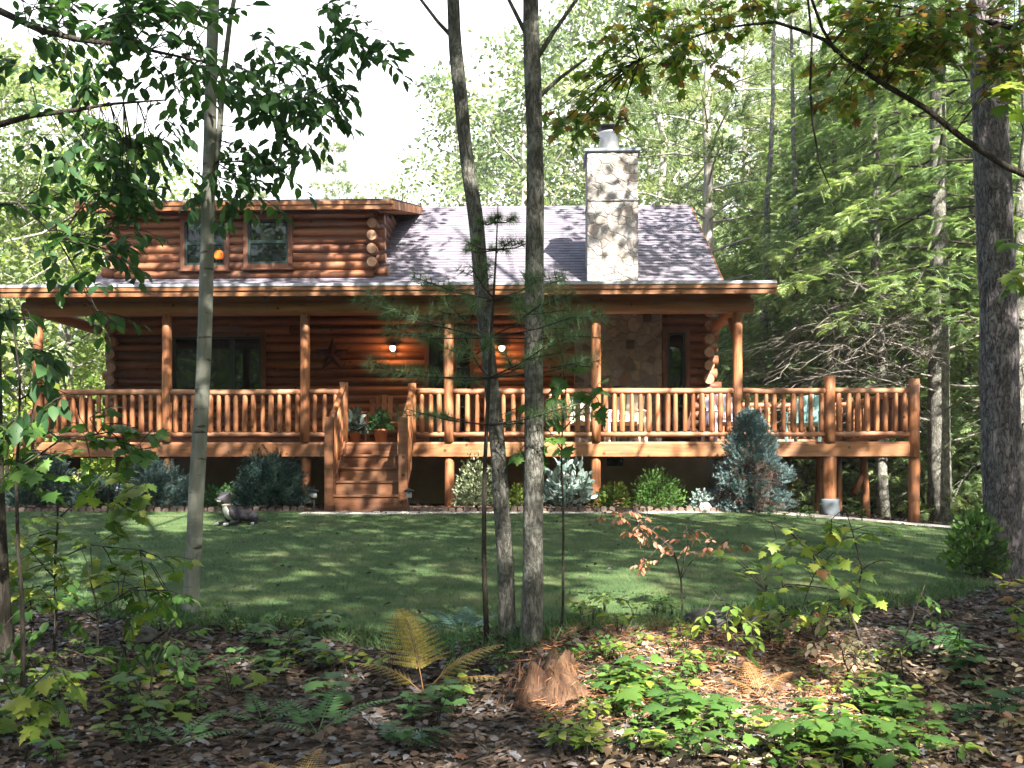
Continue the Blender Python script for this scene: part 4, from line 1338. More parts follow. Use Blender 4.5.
def conifer(name, Hh, rT, z0, R, nb, kind, bark, lm, seed, per=26, size=.42, droop=.25, lean=0.0, top=.12, open_=0.0):
    """kind 'hemlock': drooping flat sprays; 'pine': tufts on level plates"""
    rs = np.random.RandomState(seed); rr = random.Random(seed)
    root = empty(name)
    tk = MB()
    tp = path_pts((0, 0, -.3), (lean, 0, Hh), 12, .006, rr)
    tk.tube(tp, [rT * (1.3 if i == 0 else 1) * (1 - .95 * (i / 12)) + .01 for i in range(13)], 10, .1, seed=seed)
    P, D, N, S = [], [], [], []
    for k in range(nb):
        s = ((k + rr.random()) / nb)
        if kind == 'pine': s = (int(s * nb / 5) * 5 + 2.5 + rr.uniform(-.6, .6)) / nb; s = min(.99, s)
        z = z0 + (Hh - z0) * s
        if rr.random() < open_: continue
        i = min(11, max(0, int((z + .3) / (Hh + .3) * 12))); q = Vector((lean * z / Hh, 0, z))
        a = k * 2.39996 + rr.uniform(-.4, .4)
        prof = (1 - s) ** (.75 if kind == 'hemlock' else .6) * (.55 + .45 * min(1, s * 4))
        L = (R * prof + top) * rr.uniform(.65, 1.12)
        d = Vector((math.cos(a), math.sin(a), 0)); sd = Vector((-d.y, d.x, 0))
        rise = (.15 if kind == 'hemlock' else .30) * rr.uniform(.3, 1.4)
        def bp(t): return q + d * (L * t) + Vector((0, 0, L * (rise * t - (droop + rise * .6) * t * t)))
        r0 = max(.012, rT * .22 * (L / R))
        tk.tube([bp(0), bp(.35), bp(.7), bp(1)], [r0, r0 * .7, r0 * .4, r0 * .1], 5, 0, caps=False)
        n = int(per * (L / R) ** 1.2) + 5
        if kind == 'hemlock':
            nc = max(3, n // 9)
            cl_ = []
            for q_ in range(nc):
                t = .2 + .8 * (q_ + rr.random()) / nc
                sg = 1 if q_ % 2 else -1
                u = rr.random() ** .6
                w = L * .36 * (1 - t * .7) + .06
                cl_.append((t, sg, u, w))
                if q_ % 2 == 0: tk.tube([bp(max(.1, t - .1)), bp(t) + sd * sg * w * u + Vector((0, 0, -.12 * u * w))], [.012, .004], 3, 0, caps=False)
            for j in range(n):
                t, sg, u, w = cl_[j % nc]
                p = bp(t)
                o = sd * sg * w * u + Vector((rr.gauss(0, .17), rr.gauss(0, .17), rr.gauss(0, .06)))
                P.append(p + o + Vector((rr.uniform(-.1, .1), rr.uniform(-.1, .1), rr.uniform(-.16, .10) - .2 * u * w)))
                D.append(d * rr.uniform(-.2, 1.0) + sd * sg * rr.uniform(-.4, 1.1) + Vector((0, 0, -rr.uniform(-.15, .6))))
                N.append(Vector((rr.uniform(-.8, .8), rr.uniform(-.8, .8), 1)))
                S.append(size * rr.uniform(.7, 1.2))
        else:
            for j in range(n):
                t = .35 + .65 * (j + rr.random()) / n
                p = bp(t)
                w = L * .30 * (1.15 - t) + .1
                u = rr.uniform(-1, 1)
                P.append(p + sd * u * w + Vector((0, 0, rr.uniform(-.04, .16))))
                D.append(d * .7 + sd * u * .8 + Vector((0, 0, rr.uniform(.1, .7))))
                N.append(Vector((rr.uniform(-1, 1), rr.uniform(-1, 1), rr.uniform(-1, 1))))
                S.append(size * rr.uniform(.7, 1.2))
    tk.build('trunk', bark, root)
    leafmesh('crown', [('spray' if kind == 'hemlock' else 'tuft', [tuple(p) for p in P], [tuple(p) for p in D], [tuple(p) for p in N], S, 0)], lm, root)
    return root

def place(proto, used, loc, rz, sc, label, cat, group=None, name=None):
    o = proto if not used else copy_tree(proto)
    o.location = loc; o.rotation_euler = (0, 0, rz); o.scale = (sc, sc, sc)
    tag(o, label, cat, group)
    return o

# ================================================================ TREES BEHIND THE CABIN
PROTO = {
    'hem1': (lambda: conifer('hemlock_tree', 13.5, .22, .9, 4.4, 125, 'hemlock', M['bark_grey'], M['hemlock'], 21, per=190, size=.27)),
    'hem2': (lambda: conifer('hemlock_tree', 12, .2, .6, 4.2, 115, 'hemlock', M['bark_grey'], M['hemlock'], 22, per=190, size=.26, droop=.35)),
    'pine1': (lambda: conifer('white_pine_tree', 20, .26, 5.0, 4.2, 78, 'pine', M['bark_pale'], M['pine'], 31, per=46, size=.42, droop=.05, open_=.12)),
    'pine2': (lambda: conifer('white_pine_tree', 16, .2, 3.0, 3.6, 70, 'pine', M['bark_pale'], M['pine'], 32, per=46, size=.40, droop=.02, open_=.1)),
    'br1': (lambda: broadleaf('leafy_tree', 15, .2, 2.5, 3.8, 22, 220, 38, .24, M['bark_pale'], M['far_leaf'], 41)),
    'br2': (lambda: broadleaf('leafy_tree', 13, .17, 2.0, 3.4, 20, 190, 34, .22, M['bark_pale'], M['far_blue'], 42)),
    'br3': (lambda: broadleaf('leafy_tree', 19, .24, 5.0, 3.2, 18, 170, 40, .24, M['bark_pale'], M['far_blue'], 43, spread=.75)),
    'brY': (lambda: broadleaf('leafy_tree', 10, .13, .8, 3.2, 22, 260, 48, .20, M['bark_grey'], M['far_leaf'], 44)),
}
_pr = {}
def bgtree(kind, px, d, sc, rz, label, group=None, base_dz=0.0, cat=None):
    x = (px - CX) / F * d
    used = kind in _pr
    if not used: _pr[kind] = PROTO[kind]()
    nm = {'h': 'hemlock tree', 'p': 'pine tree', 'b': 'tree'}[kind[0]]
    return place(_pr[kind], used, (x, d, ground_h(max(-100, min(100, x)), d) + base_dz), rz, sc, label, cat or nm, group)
G_R = 'dark evergreens of the woods right of the cabin'
G_L = 'bright leafy trees beyond the left end of the porch'
G_B = 'trees rising behind the cabin roof'
BG = [
    # right: dense hemlock wood
    ('hem1', 778, 29, .82, .3, 'tall hemlock between the roof gable and the open deck', G_R),
    ('hem2', 835, 24.5, .95, 1.9, 'hemlock with sunlit drooping sprays directly behind the open deck', G_R),
    ('hem1', 895, 27, 1.0, 2.6, 'tall hemlock behind the right corner post of the deck', G_R),
    ('hem2', 985, 23, 1.0, 4.0, 'hemlock partly hidden by the big pine trunk', G_R),
    ('hem1', 1045, 27, 1.0, 5.1, 'hemlock at the right edge of the photograph beyond the big pine', G_R),
    ('hem2', 728, 33, .78, .9, 'hemlock showing just right of the roof gable', G_R),
    ('hem1', 930, 33, 1.15, 1.2, 'tall dark hemlock deep in the woods above the grey dead branches', G_R),
    ('hem1', 815, 36, 1.2, 3.3, 'tallest hemlock deep in the woods behind the deck', G_R),
    ('hem2', 1000, 36, 1.3, 2.2, 'dark hemlock far back between the pine trunk and the deck', G_R),
    ('hem1', 1090, 34, 1.1, 0.4, 'hemlock crown reaching in from beyond the right edge', G_R),
    ('pine1', 708, 29, .95, .5, 'white pine with a pale forked trunk beside the roof gable', G_B),
    ('pine2', 790, 40, 1.25, 2.0, 'airy sunlit pine rising above the hemlocks right of the chimney', G_B),
    ('pine1', 880, 42, 1.15, 1.0, 'far pine with level boughs high above the open deck', G_B),
    ('br3', 668, 36, 1.05, 1.1, 'slim pale-trunked tree just right of the chimney', G_B),
    ('br3', 515, 36, .9, 2.9, 'slim pale tree rising behind the ridge between the twin trunks', G_B),
    ('br2', 590, 40, 1.0, 2.2, 'leafy tree directly behind the chimney', G_B),
    ('br2', 640, 46, 1.5, .2, 'tall leafy tree far behind the chimney top', G_B),
    ('br3', 560, 48, 1.35, 4.2, 'tall thin-crowned tree left of the chimney top', G_B),
    ('pine1', 745, 50, 1.35, 4.4, 'distant tall pine between the chimney and the hemlocks', G_B),
    ('pine2', 830, 38, 1.35, .7, 'sunlit pine showing over the hemlocks behind the open deck', G_B),
    ('pine1', 945, 40, 1.2, 2.9, 'tall pale pine high behind the grey dead-branched hemlock', G_B),
    ('pine2', 690, 44, 1.15, 1.9, 'sunlit pine filling the gap between chimney and hemlocks', G_B),
    ('br1', 860, 50, 1.6, .9, 'far leafy tree high above the right deck corner', G_B),
    # left
    ('pine2', 335, 40, .86, 1.4, 'pine top showing over the dormer roof, right of the aspen trunk', G_B),
    ('pine2', 255, 46, .85, 3.4, 'low pine top behind the dormer roof, beside the aspen trunk', G_B),
    ('pine1', 60, 36, .82, .4, 'pale sunlit pine above the left end of the porch roof', G_L),
    ('br1', 15, 31, .95, 2.7, 'yellow-green leafy tree at the left edge beyond the porch', G_L),
    ('brY', 70, 29.5, .95, .8, 'bright leafy tree seen through the left porch opening', G_L),
    ('br2', -45, 27, 1.0, 1.5, 'leafy tree reaching in from beyond the left edge', G_L),
    ('br1', 125, 41, 1.0, 3.9, 'leafy tree above the left end of the dormer roof', G_L),
    ('br2', 190, 45, .95, 5.2, 'leafy tree over the dormer, just left of the aspen trunk', G_L),
    ('brY', -20, 40, 1.3, 4.9, 'far leafy tree low behind the left porch rail', G_L),
    ('brY', 420, 44, .82, 2.0, 'small leafy tree barely showing over the ridge right of the dormer', G_B),
]
for a in BG: bgtree(a[0], a[1], a[2], a[3], a[4], a[5], a[6])

EXTRA = [('br3', 470, 42, .95, .4, 'faint slim tree showing above the ridge left of the straight trunk', G_B),
    ('br2', 520, 52, 1.45, 3.4, 'pale far tree filling the view between the straight trunk and the chimney', G_B)]
for a in EXTRA: bgtree(a[0], a[1], a[2], a[3], a[4], a[5], a[6])

# the near grey-trunked hemlock with long dead lower branches
def dead_hemlock():
    px, d = 940, 20.8
    x = (px - CX) / F * d
    root = empty('hemlock_tree', (x, d, ground_h(x, d)), 0, 'grey hemlock trunk with long bare dead branches behind the right deck corner', 'hemlock tree')
    rs = np.random.RandomState(5); rr = random.Random(5)
    tk = MB()
    tp = path_pts((0, 0, -.3), (-.1, 0, 19), 14, .004, rr)
    tk.tube(tp, [.26, .23] + [.22 * (1 - .9 * (i / 13)) for i in range(13)], 12, .08, seed=2)
    tk.build('trunk', M['bark_grey'], root)
    db = MB()
    def dead(p, dr, L, r, lev):
        pts = [Vector(p)]; dd = Vector(dr).normalized()
        n = 5
        for i in range(n):
            dd = (dd + Vector((rr.uniform(-.25, .25), rr.uniform(-.25, .25), rr.uniform(-.22, .16)))).normalized()
            pts.append(pts[-1] + dd * L / n)
        db.tube(pts, [r * (1 - .8 * i / n) for i in range(n + 1)], 5, .1, caps=False)
        if lev:
            for i in range(1, n + 1):
                for _ in range(2 if lev > 1 else 2):
                    s = rr.choice((-1, 1))
                    q = (pts[i] - pts[i - 1]).normalized()
                    sd = Vector((-q.y, q.x, 0)) * s * rr.uniform(.4, 1.2) + Vector((0, 0, rr.uniform(-.6, .5)))
                    dead(pts[i], q * .7 + sd, L * rr.uniform(.25, .5), r * .45, lev - 1)
    for k in range(20):
        z = 1.6 + k * .16 + rr.uniform(-.05, .05)
        a = PI + rr.uniform(-1.0, .8) if k % 4 else rr.uniform(-1.2, .9)
        dead((0, 0, z), (math.cos(a), math.sin(a), rr.uniform(-.05, .35)), rr.uniform(1.8, 3.4), .026, 2)
    db.build('dead_branches', M['dead'], root)
    P, D, N, S = [], [], [], []
    br = MB()
    for k in range(110):
        z = 4.2 + 14 * (k / 110.0); s = k / 110.0
        a = k * 2.4 + rr.uniform(-.4, .4)
        L = (4.2 * (1 - s) ** .8 + .2) * rr.uniform(.7, 1.1)
        d = Vector((math.cos(a), math.sin(a), 0)); sd = Vector((-d.y, d.x, 0))
        bp = lambda t: Vector((0, 0, z)) + d * L * t + Vector((0, 0, -L * .38 * t * t + .1 * t * L))
        br.tube([bp(0), bp(.5), bp(1)], [.03, .02, .004], 5, 0, caps=False)
        for j in range(int(110 * L / 4) + 8):
            t = .2 + .8 * rr.random(); sg = rr.choice((-1, 1)); u = rr.random() ** .7; w = L * .36 * (1 - t * .7) + .05
            P.append(tuple(bp(t) + sd * sg * w * u + Vector((0, 0, -.1 * u * w))))
            D.append(tuple(d * rr.uniform(-.2, 1) + sd * sg * rr.uniform(-.3, 1) + Vector((0, 0, -rr.uniform(-.1, .5)))))
            N.append((rr.uniform(-.35, .35), rr.uniform(-.35, .35), 1)); S.append(.28 * rr.uniform(.7, 1.2))
    cr = leafmesh('crown', [('spray', P, D, N, S, 0)], M['hemlock'], root)
    br.build('branches', M['bark_dark'], root)
dead_hemlock()
# bare trunks standing in the shade beneath the woods
tprot = None
for i, (px, d, r, lab) in enumerate([
    (962, 23.5, .13, 'thin dark trunk just right of the grey dead-branched hemlock'), (884, 21.8, .12, 'pale leaning trunk seen under the right end of the deck'),
    (758, 26, .12, 'slim trunk in the woods left of the open deck, behind the blue spruce'), (872, 30, .14, 'slim trunk deep in the woods under the deck rail'),
    (801, 24, .09, 'thin trunk seen between the posts under the open deck'), (1018, 19, .11, 'thin trunk right of the big pine')]):
    x = (px - CX) / F * d
    m = MB(); rr = random.Random(i)
    m.tube(path_pts((0, 0, -.3), (rr.uniform(-.5, .5), 0, 13), 10, .01, rr), [r * 1.3, r] + [r * (1 - i_ / 11) for i_ in range(9)], 9, .1)
    root = empty('bare_tree', (x, d, ground_h(x, d)), 0, lab, 'tree', 'slim trunks in the woods')
    m.build('trunk', M['bark_grey'], root)
    m = MB()
    for k in range(9):
        z = 2 + k * 1.1; a = rr.uniform(0, 6.28); L = rr.uniform(.6, 1.6)
        m.tube([(0, 0, z), (math.cos(a) * L * .5, math.sin(a) * L * .5, z + .1), (math.cos(a) * L, math.sin(a) * L, z + rr.uniform(-.2, .4))], [.02, .012, .003], 5)
    m.build('dead_branches', M['dead'], root)

# far wood behind everything
def far_mass(name, x0, x1, y0, y1, hfun, n, size, mat, seed, label, zmin=0.0):
    rs = np.random.RandomState(seed)
    X = rs.uniform(x0, x1, n); Y = rs.uniform(y0, y1, n)
    Hh = np.array([hfun(a / b * F + CX) for a, b in zip(X, Y)]) * (.75 + .25 * rs.rand(n))
    Z = np.array([ground_h(max(-100, min(100, a)), min(b, 110)) for a, b in zip(X, Y)]) + zmin + Hh * rs.rand(n) ** .8
    k = Hh > .5
    C = np.stack([X, Y, Z], 1)[k]
    o = leafmesh(name, [clumps(C, 22, 1.5, size, 'diamond', rs=rs, flat=.8)], mat)
    tag(o, label, 'woods', kind='stuff')
    return o
def h_right(px): return 22 if px > 820 else (9 + 13 * max(0, (px - 700) / 120) if px > 700 else (9 if px > 480 else 0))
def h_left(px): return 13 if px < 240 else (10 if px < 400 else (8 if px < 500 else 12))
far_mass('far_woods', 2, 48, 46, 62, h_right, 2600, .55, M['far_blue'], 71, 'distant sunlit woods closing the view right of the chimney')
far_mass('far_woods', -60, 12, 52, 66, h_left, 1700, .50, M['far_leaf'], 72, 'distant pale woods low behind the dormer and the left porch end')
far_mass('unseen_woods', -45, 45, -42, -20, lambda p: 11, 1500, .6, M['lf_mid'], 75, 'unseen woods added behind the camera to block low sky')  # unseen woods added to block low sky, darkening ambient light and window reflections
far_mass('unseen_woods', -60, 70, -78, -48, lambda p: 27, 3600, 1.1, M['lf_mid'], 78, 'tall unseen woods added far behind the camera to darken window reflections')
far_mass('unseen_woods', 22, 40, -20, 22, lambda p: 13, 1000, .6, M['lf_mid'], 76, 'unseen woods added to the right of the lawn to cut low sky light')
far_mass('unseen_woods', -42, -24, -20, 22, lambda p: 12, 1000, .6, M['lf_mid'], 77, 'unseen woods added to the left of the lawn to cut low sky light')
far_mass('undergrowth', 7.0, 30, 24, 38, lambda p: 2.2, 900, .28, M['lf_dark'], 73, 'dark undergrowth beneath the hemlocks right of the deck')
far_mass('undergrowth', -26, -7.5, 25, 36, lambda p: 2.0, 700, .26, M['lf_yel'], 74, 'bright undergrowth beyond the left porch rail')

# ================================================================ NEAR TREES WHOSE CROWNS SHADE THE LAWN
LIT = [  # pixel ellipses of the photograph where sun falls (cx, cy, rx, ry, share of sun)
    (500, 245, 75, 45, .85), (600, 215, 40, 70, .55), (415, 215, 45, 25, .5), (682, 245, 42, 40, .12), (420, 262, 40, 25, .15),
    (580, 288, 210, 9, .85), (190, 288, 200, 7, .3), (350, 255, 30, 25, .45), (220, 250, 120, 45, .12), (240, 276, 60, 6, .6),
    (640, 395, 90, 70, 1.0), (510, 400, 85, 70, .7), (450, 350, 30, 60, .6), (596, 350, 20, 50, .85), (738, 345, 12, 40, .8),
    (110, 410, 60, 35, .6), (260, 405, 100, 35, .4), (385, 440, 40, 45, .4), (385, 480, 30, 10, .5), (830, 420, 90, 45, .25), (910, 440, 14, 60, .5),
    (600, 450, 200, 10, .75), (60, 440, 60, 25, .6),
    (485, 485, 30, 25, .6), (570, 485, 35, 25, .8), (655, 490, 40, 22, .7), (750, 460, 42, 45, .55), (700, 512, 90, 7, .8), (850, 515, 90, 8, .6), (540, 502, 100, 7, .7),
    (172, 523, 48, 12, 1.0), (75, 590, 40, 38, .85), (118, 620, 24, 16, 1.0), (60, 640, 40, 12, .5), (420, 577, 30, 8, .6), (618, 594, 52, 22, 1.0), (470, 610, 40, 10, .5),
    (625, 570, 30, 8, .6), (585, 545, 40, 6, .5), (800, 520, 60, 5, .4), (300, 530, 60, 5, .2),
    (760, 725, 150, 50, 1.0), (850, 650, 50, 28, 1.0), (690, 660, 50, 30, .9), (615, 690, 55, 50, .8), (100, 655, 30, 8, .4), (310, 660, 25, 10, .4), (400, 625, 30, 12, .3),
    (800, 570, 70, 50, .35), (720, 620, 40, 20, .5), (650, 745, 70, 30, .9), (500, 590, 400, 40, .07), (450, 530, 420, 18, .06), (300, 552, 60, 5, .3),
]
def lit_share(px, py):
    s = .015
    for cx, cy, rx, ry, q in LIT:
        if ((px - cx) / rx) ** 2 + ((py - cy) / ry) ** 2 < 1: s = max(s, q)
    return s
def pix(p): return CX + F * p.x / p.y, HY - F * (p.z - EYE) / p.y
rr = random.Random(99)
land = []
def dens(area): return int(area * DENS)
DENS = 14.0          # leaf clusters per square metre across the sunlight
se, ce = math.sin(math.radians(SUN_EL)), math.cos(math.radians(SUN_EL)) * math.cos(az)
for _ in range(dens(24 * 13.5 * se * 1.45)):
    x, y = rr.uniform(-12, 12), rr.uniform(3.2, 16.7); land.append(Vector((x, y, ground_h(x, y))))
for _ in range(dens(19 * 3.9 * ce)): land.append(Vector((rr.uniform(-10, 9), 17.2, rr.uniform(-.1, 3.8))))
for _ in range(dens(7.5 * 1.9 * ce)): land.append(W(rr.uniform(-9, -2), 2.2, rr.uniform(4.1, 6.1)))
for _ in range(dens(9 * 4.2 * (se * .83 + ce * .5))):
    y = rr.uniform(2.0, 6.4); land.append(W(rr.uniform(-3.5, 5), y, roof_z(y)))
for _ in range(dens(4 * 9 * se)): x, y = rr.uniform(7, 12), rr.uniform(15, 21); land.append(Vector((x, y, ground_h(x, y))))
CL = []
for p in land:
    zt = rr.uniform(8.0, 16.0)
    t = (zt - p.z) / SUNV.z
    c = p + SUNV * t
    if c.y > 1 and abs(c.x) < .56 * c.y + 1.2 and c.z < EYE + .475 * c.y + 1.1: continue
    CL.append(c)
print('canopy clusters', len(CL))

def gaps(Pw, rs):
    """which leaves stay: leaves are cut from the crowns so sun lands on the chosen places"""
    keep = np.ones(len(Pw), bool)
    U = rs.rand(len(Pw)); J = rs.normal(size=(len(Pw), 2))
    for i, p in enumerate(Pw):
        p = Vector(p)
        t = (17.2 - p.y) / -SUNV.y
        q = p - SUNV * t
        if q.z < -.1:
            # z + k (16.5 - y) = 0 along the ray
            k = .055
            t = (p.z + k * (16.5 - p.y)) / (SUNV.z - k * SUNV.y)
            q = p - SUNV * t
        elif q.z > 3.85:
            t = (19.85 - p.y) / -SUNV.y
            q2 = p - SUNV * t
            if q2.x < -2.8 and 4.2 < q2.z < 6.1: q = q2
            else:
                # roof plane z = Z_M0 + SL (y - 19.8)
                t = (p.z - Z_M0 - SL * (p.y - 19.8)) / (SUNV.z - SL * SUNV.y)
                q = p - SUNV * t
        if q.y < 2: continue
        px, py = pix(q)
        s = lit_share(px + J[i, 0] * 5, py + J[i, 1] * 2.5)
        if s > .02:
            n = nz(q.x * 1.1 + 3, q.y * 1.1 + q.z * 1.6, 2) + .6 * nz(q.x * 3.1, q.y * 3.1 + q.z * 3.5, 6)
            s = min(1, s * 1.2) if n > .6 - s * 1.25 else s * .4
        else:
            n = nz(q.x * 1.7 + 9, q.y * 1.3 + q.z * 1.9, 12)
            if n > .56: s = .75
        if U[i] < s: keep[i] = False
    return keep

def pxpath(pts, d, dz=None):
    return [at(x, y, d if not isinstance(d, (list, tuple)) else d[i]) for i, (x, y) in enumerate(pts)]
NEAR = []   # trunk points of each near tree, then the crown gets its share of the clusters
def near_tree(name, label, cat, pts, rad, bark, top, limbs=(), group=None, rtop=.03, flare=1.35):
    base = pts[0]
    root = empty(name, base, 0, label, cat, group)
    pts = [Vector((base.x, base.y, base.z - .15))] + list(pts)
    rad = [rad[0] * flare] + list(rad)
    q = pts[-1]; dr = (pts[-1] - pts[-3]).normalized()
    n = 5
    for i in range(1, n + 1):
        z = q.z + (top - q.z) * i / n
        pts.append(Vector((q.x + dr.x * (z - q.z) * .6 + .12 * nz(i * 1.7, q.x), q.y + .15 * nz(i * 1.3, q.x, 3), z)))
        rad.append(rad[-1] + (rtop - rad[-1]) / (n - i + 1.0))
    tk = MB()
    # finer path
    P2, R2 = [], []
    for i in range(len(pts) - 1):
        m = 4
        for k in range(m):
            t = k / m
            P2.append(pts[i].lerp(pts[i + 1], t) - base); R2.append(rad[i] + (rad[i + 1] - rad[i]) * t)
    P2.append(pts[-1] - base); R2.append(rad[-1])
    # soften corners
    for _ in range(2):
        P2 = [P2[0]] + [(P2[i - 1] + P2[i] * 2 + P2[i + 1]) / 4 for i in range(1, len(P2) - 1)] + [P2[-1]]
    tk.tube(P2, R2, 16, .10, seed=base.x)
    for lp, lr in limbs: tk.tube([p - base for p in lp], lr, 8, .12)
    NEAR.append({'root': root, 'base': base, 'pts': [p + base for p in P2], 'cl': [], 'tk': tk, 'bark': bark})
    return NEAR[-1]

B = gp(190, 613)
BD = B.y
birch = near_tree('aspen_tree', 'slender pale aspen trunk on the lawn edge left of the steps', 'tree',
    [B] + pxpath([(193, 560), (197, 480), (203, 380), (206, 290), (208, 210), (210, 120), (212, 50), (214, -10)], BD),
    [.066, .060, .058, .056, .054, .050, .047, .043, .041], M['bark_birch'], 15,
    limbs=[(pxpath([(207, 228), (213, 190), (219, 140), (223, 80), (230, 20), (240, -30)], BD + .02), [.026, .025, .024, .022, .02, .017])])
B = gp(508, 632); TD = B.y
twinL = near_tree('maple_tree', 'thinner left trunk of the two leaning together in the centre, bent to the left above', 'tree',
    [B] + pxpath([(505, 560), (499, 460), (491, 380), (482, 295), (477, 225), (467, 165), (460, 90), (455, 45), (453, -10)], TD),
    [.060, .054, .050, .050, .048, .049, .046, .045, .043, .040], M['bark_grey'], 15,
    limbs=[(pxpath([(457, 42), (438, 22), (412, -12)], TD), [.016, .012, .009])])
B = gp(532, 641); TD2 = B.y
twinR = near_tree('maple_tree', 'thicker straight trunk standing in the centre of the view, right of the bent trunk', 'tree',
    [B] + pxpath([(533, 560), (534, 440), (534, 330), (535, 230), (535, 150), (533, 80), (531, 30), (531, -10)], TD2),
    [.074, .064, .062, .060, .057, .055, .054, .052, .050], M['bark_grey'], 16,
    limbs=[(pxpath([(535, 100), (560, 78), (587, 58)], TD2), [.016, .012, .008]), (pxpath([(537, 58), (555, 30), (585, -12)], TD2), [.018, .014, .01]),
           (pxpath([(529, 40), (516, 14), (502, -14)], TD2), [.016, .013, .01])])
B = gp(1004, 577); PD = B.y
bigpine = near_tree('pine_tree', 'big ridged pine trunk standing at the right edge of the lawn', 'pine tree',
    [B] + pxpath([(1002, 520), (1000, 420), (999, 330), (995, 230), (991, 140), (988, 60), (986, -10)], PD),
    [.20, .182, .176, .172, .168, .164, .160, .156], M['bark_pine'], 18, flare=1.25)
B = gp(6, 672); LD = B.y
lefttree = near_tree('maple_tree', 'dark trunk cut by the left edge, under the overhanging leaves', 'tree',
    [B] + pxpath([(1, 610), (-3, 520), (-6, 400), (-9, 250), (-12, 120), (-14, -10)], LD),
    [.062, .052, .048, .045, .043, .041, .04], M['bark_dark'], 13,
    limbs=[(pxpath([(-12, 128), (30, 116), (70, 111), (110, 104), (165, 100)], LD), [.02, .017, .014, .01, .005]),
           (pxpath([(-13, 5), (40, 30), (80, 40), (130, 46), (205, 62)], LD), [.024, .02, .017, .013, .006]),
           (pxpath([(-10, 205), (18, 203), (40, 222), (58, 240)], LD), [.012, .009, .006, .003])])
B = on_ground(4.75, 7.6)
RD = 7.6
limbR = pxpath([(1120, 215), (1060, 190), (1005, 166), (965, 140), (925, 108), (885, 85), (850, 62), (825, 40), (800, 30), (775, 22), (745, 25), (715, 30), (680, 42), (640, 60)], RD)
righttree = near_tree('maple_tree', 'maple beyond the right edge whose long limb crosses the pine trunk', 'tree',
    [B, Vector((B.x, RD, .8)), Vector((B.x - .02, RD, 2.4)), Vector((B.x - .1, RD, 4.2))], [.12, .11, .10, .09], M['bark_dark'], 15,
    limbs=[(limbR, [.030, .027, .025, .023, .022, .020, .018, .016, .014, .012, .010, .008, .006, .004]),
           (pxpath([(836, 52), (822, 28), (812, 0), (806, -30)], RD), [.014, .012, .012, .012]),
           (pxpath([(806, -20), (812, 40), (810, 90), (813, 125), (820, 165), (831, 190)], RD - .15), [.009, .009, .010, .008, .006, .003]),
           (pxpath([(1120, 60), (1060, 40), (1000, 25), (930, 12), (870, 2)], RD + .2), [.03, .024, .018, .012, .006])])
for i, (x, y, top) in enumerate([(2.2, -4.5, 17), (-4.5, -2.5, 16), (9.5, 3.0, 17), (1.0, -7.0, 17), (11.5, -5.5, 18), (14.5, 6.5, 18), (-1.0, -12.0, 17), (10.8, -10, 18), (16, -2, 18), (-8.5, 3.5, 16)]):
    b = on_ground(x, y)  # unseen trees; crowns are thinned to throw the wanted shade and sun patches
    lab = ['unseen maple shaped to shade the lawn from behind the camera'][0]
    near_tree('maple_tree', 'tall unseen maple outside the frame, its crown shaped to shade and dapple the lawn', 'tree', [b, b + Vector((.05, .02, 3)), b + Vector((.1, 0, 6)), b + Vector((.05, .1, 9))], [.17, .15, .13, .11], M['bark_grey'], top, group='unseen shade trees behind the camera')

# crowns
for c in CL:
    best = min(NEAR, key=lambda n: (n['pts'][-1].xy - c.xy).length + (1.5 if n in (bigpine,) else 0) + (3 if n is lefttree else 0))
    best['cl'].append(c)
for n_ in NEAR:
    cl = n_['cl']
    base = n_['base']
    if cl:
        srt = rr.sample(cl, min(9, len(cl)))
        for c in srt:
            zz = max(5.5, c.z - (c.xy - n_['pts'][-1].xy).length * .6 - 1)
            q = min(n_['pts'], key=lambda p: abs(p.z - zz))
            if q.y > 3 and q.z < EYE + .5 * q.y: q = min(n_['pts'], key=lambda p: abs(p.z - 6))
            n_['tk'].tube([q - base, q.lerp(c, .5) - base + Vector((0, 0, .25)), c - base], [.03, .018, .005], 6, .1)
    n_['tk'].build('trunk', n_['bark'], n_['root'])
    if cl:
        rs = np.random.RandomState(len(cl))
        C = np.array([tuple(c - base) for c in cl])
        sh, P, D, N, S, mi = clumps(C, 14, .55, .27, 'diamond', rs=rs, up=.5, flat=.7)
        keep = gaps(P + np.array(tuple(base)), rs)
        leafmesh('crown', [(sh, P[keep], D[keep], N[keep], S[keep], mi)], M['pine'] if n_ is bigpine else M['lf_mid'], n_['root'])

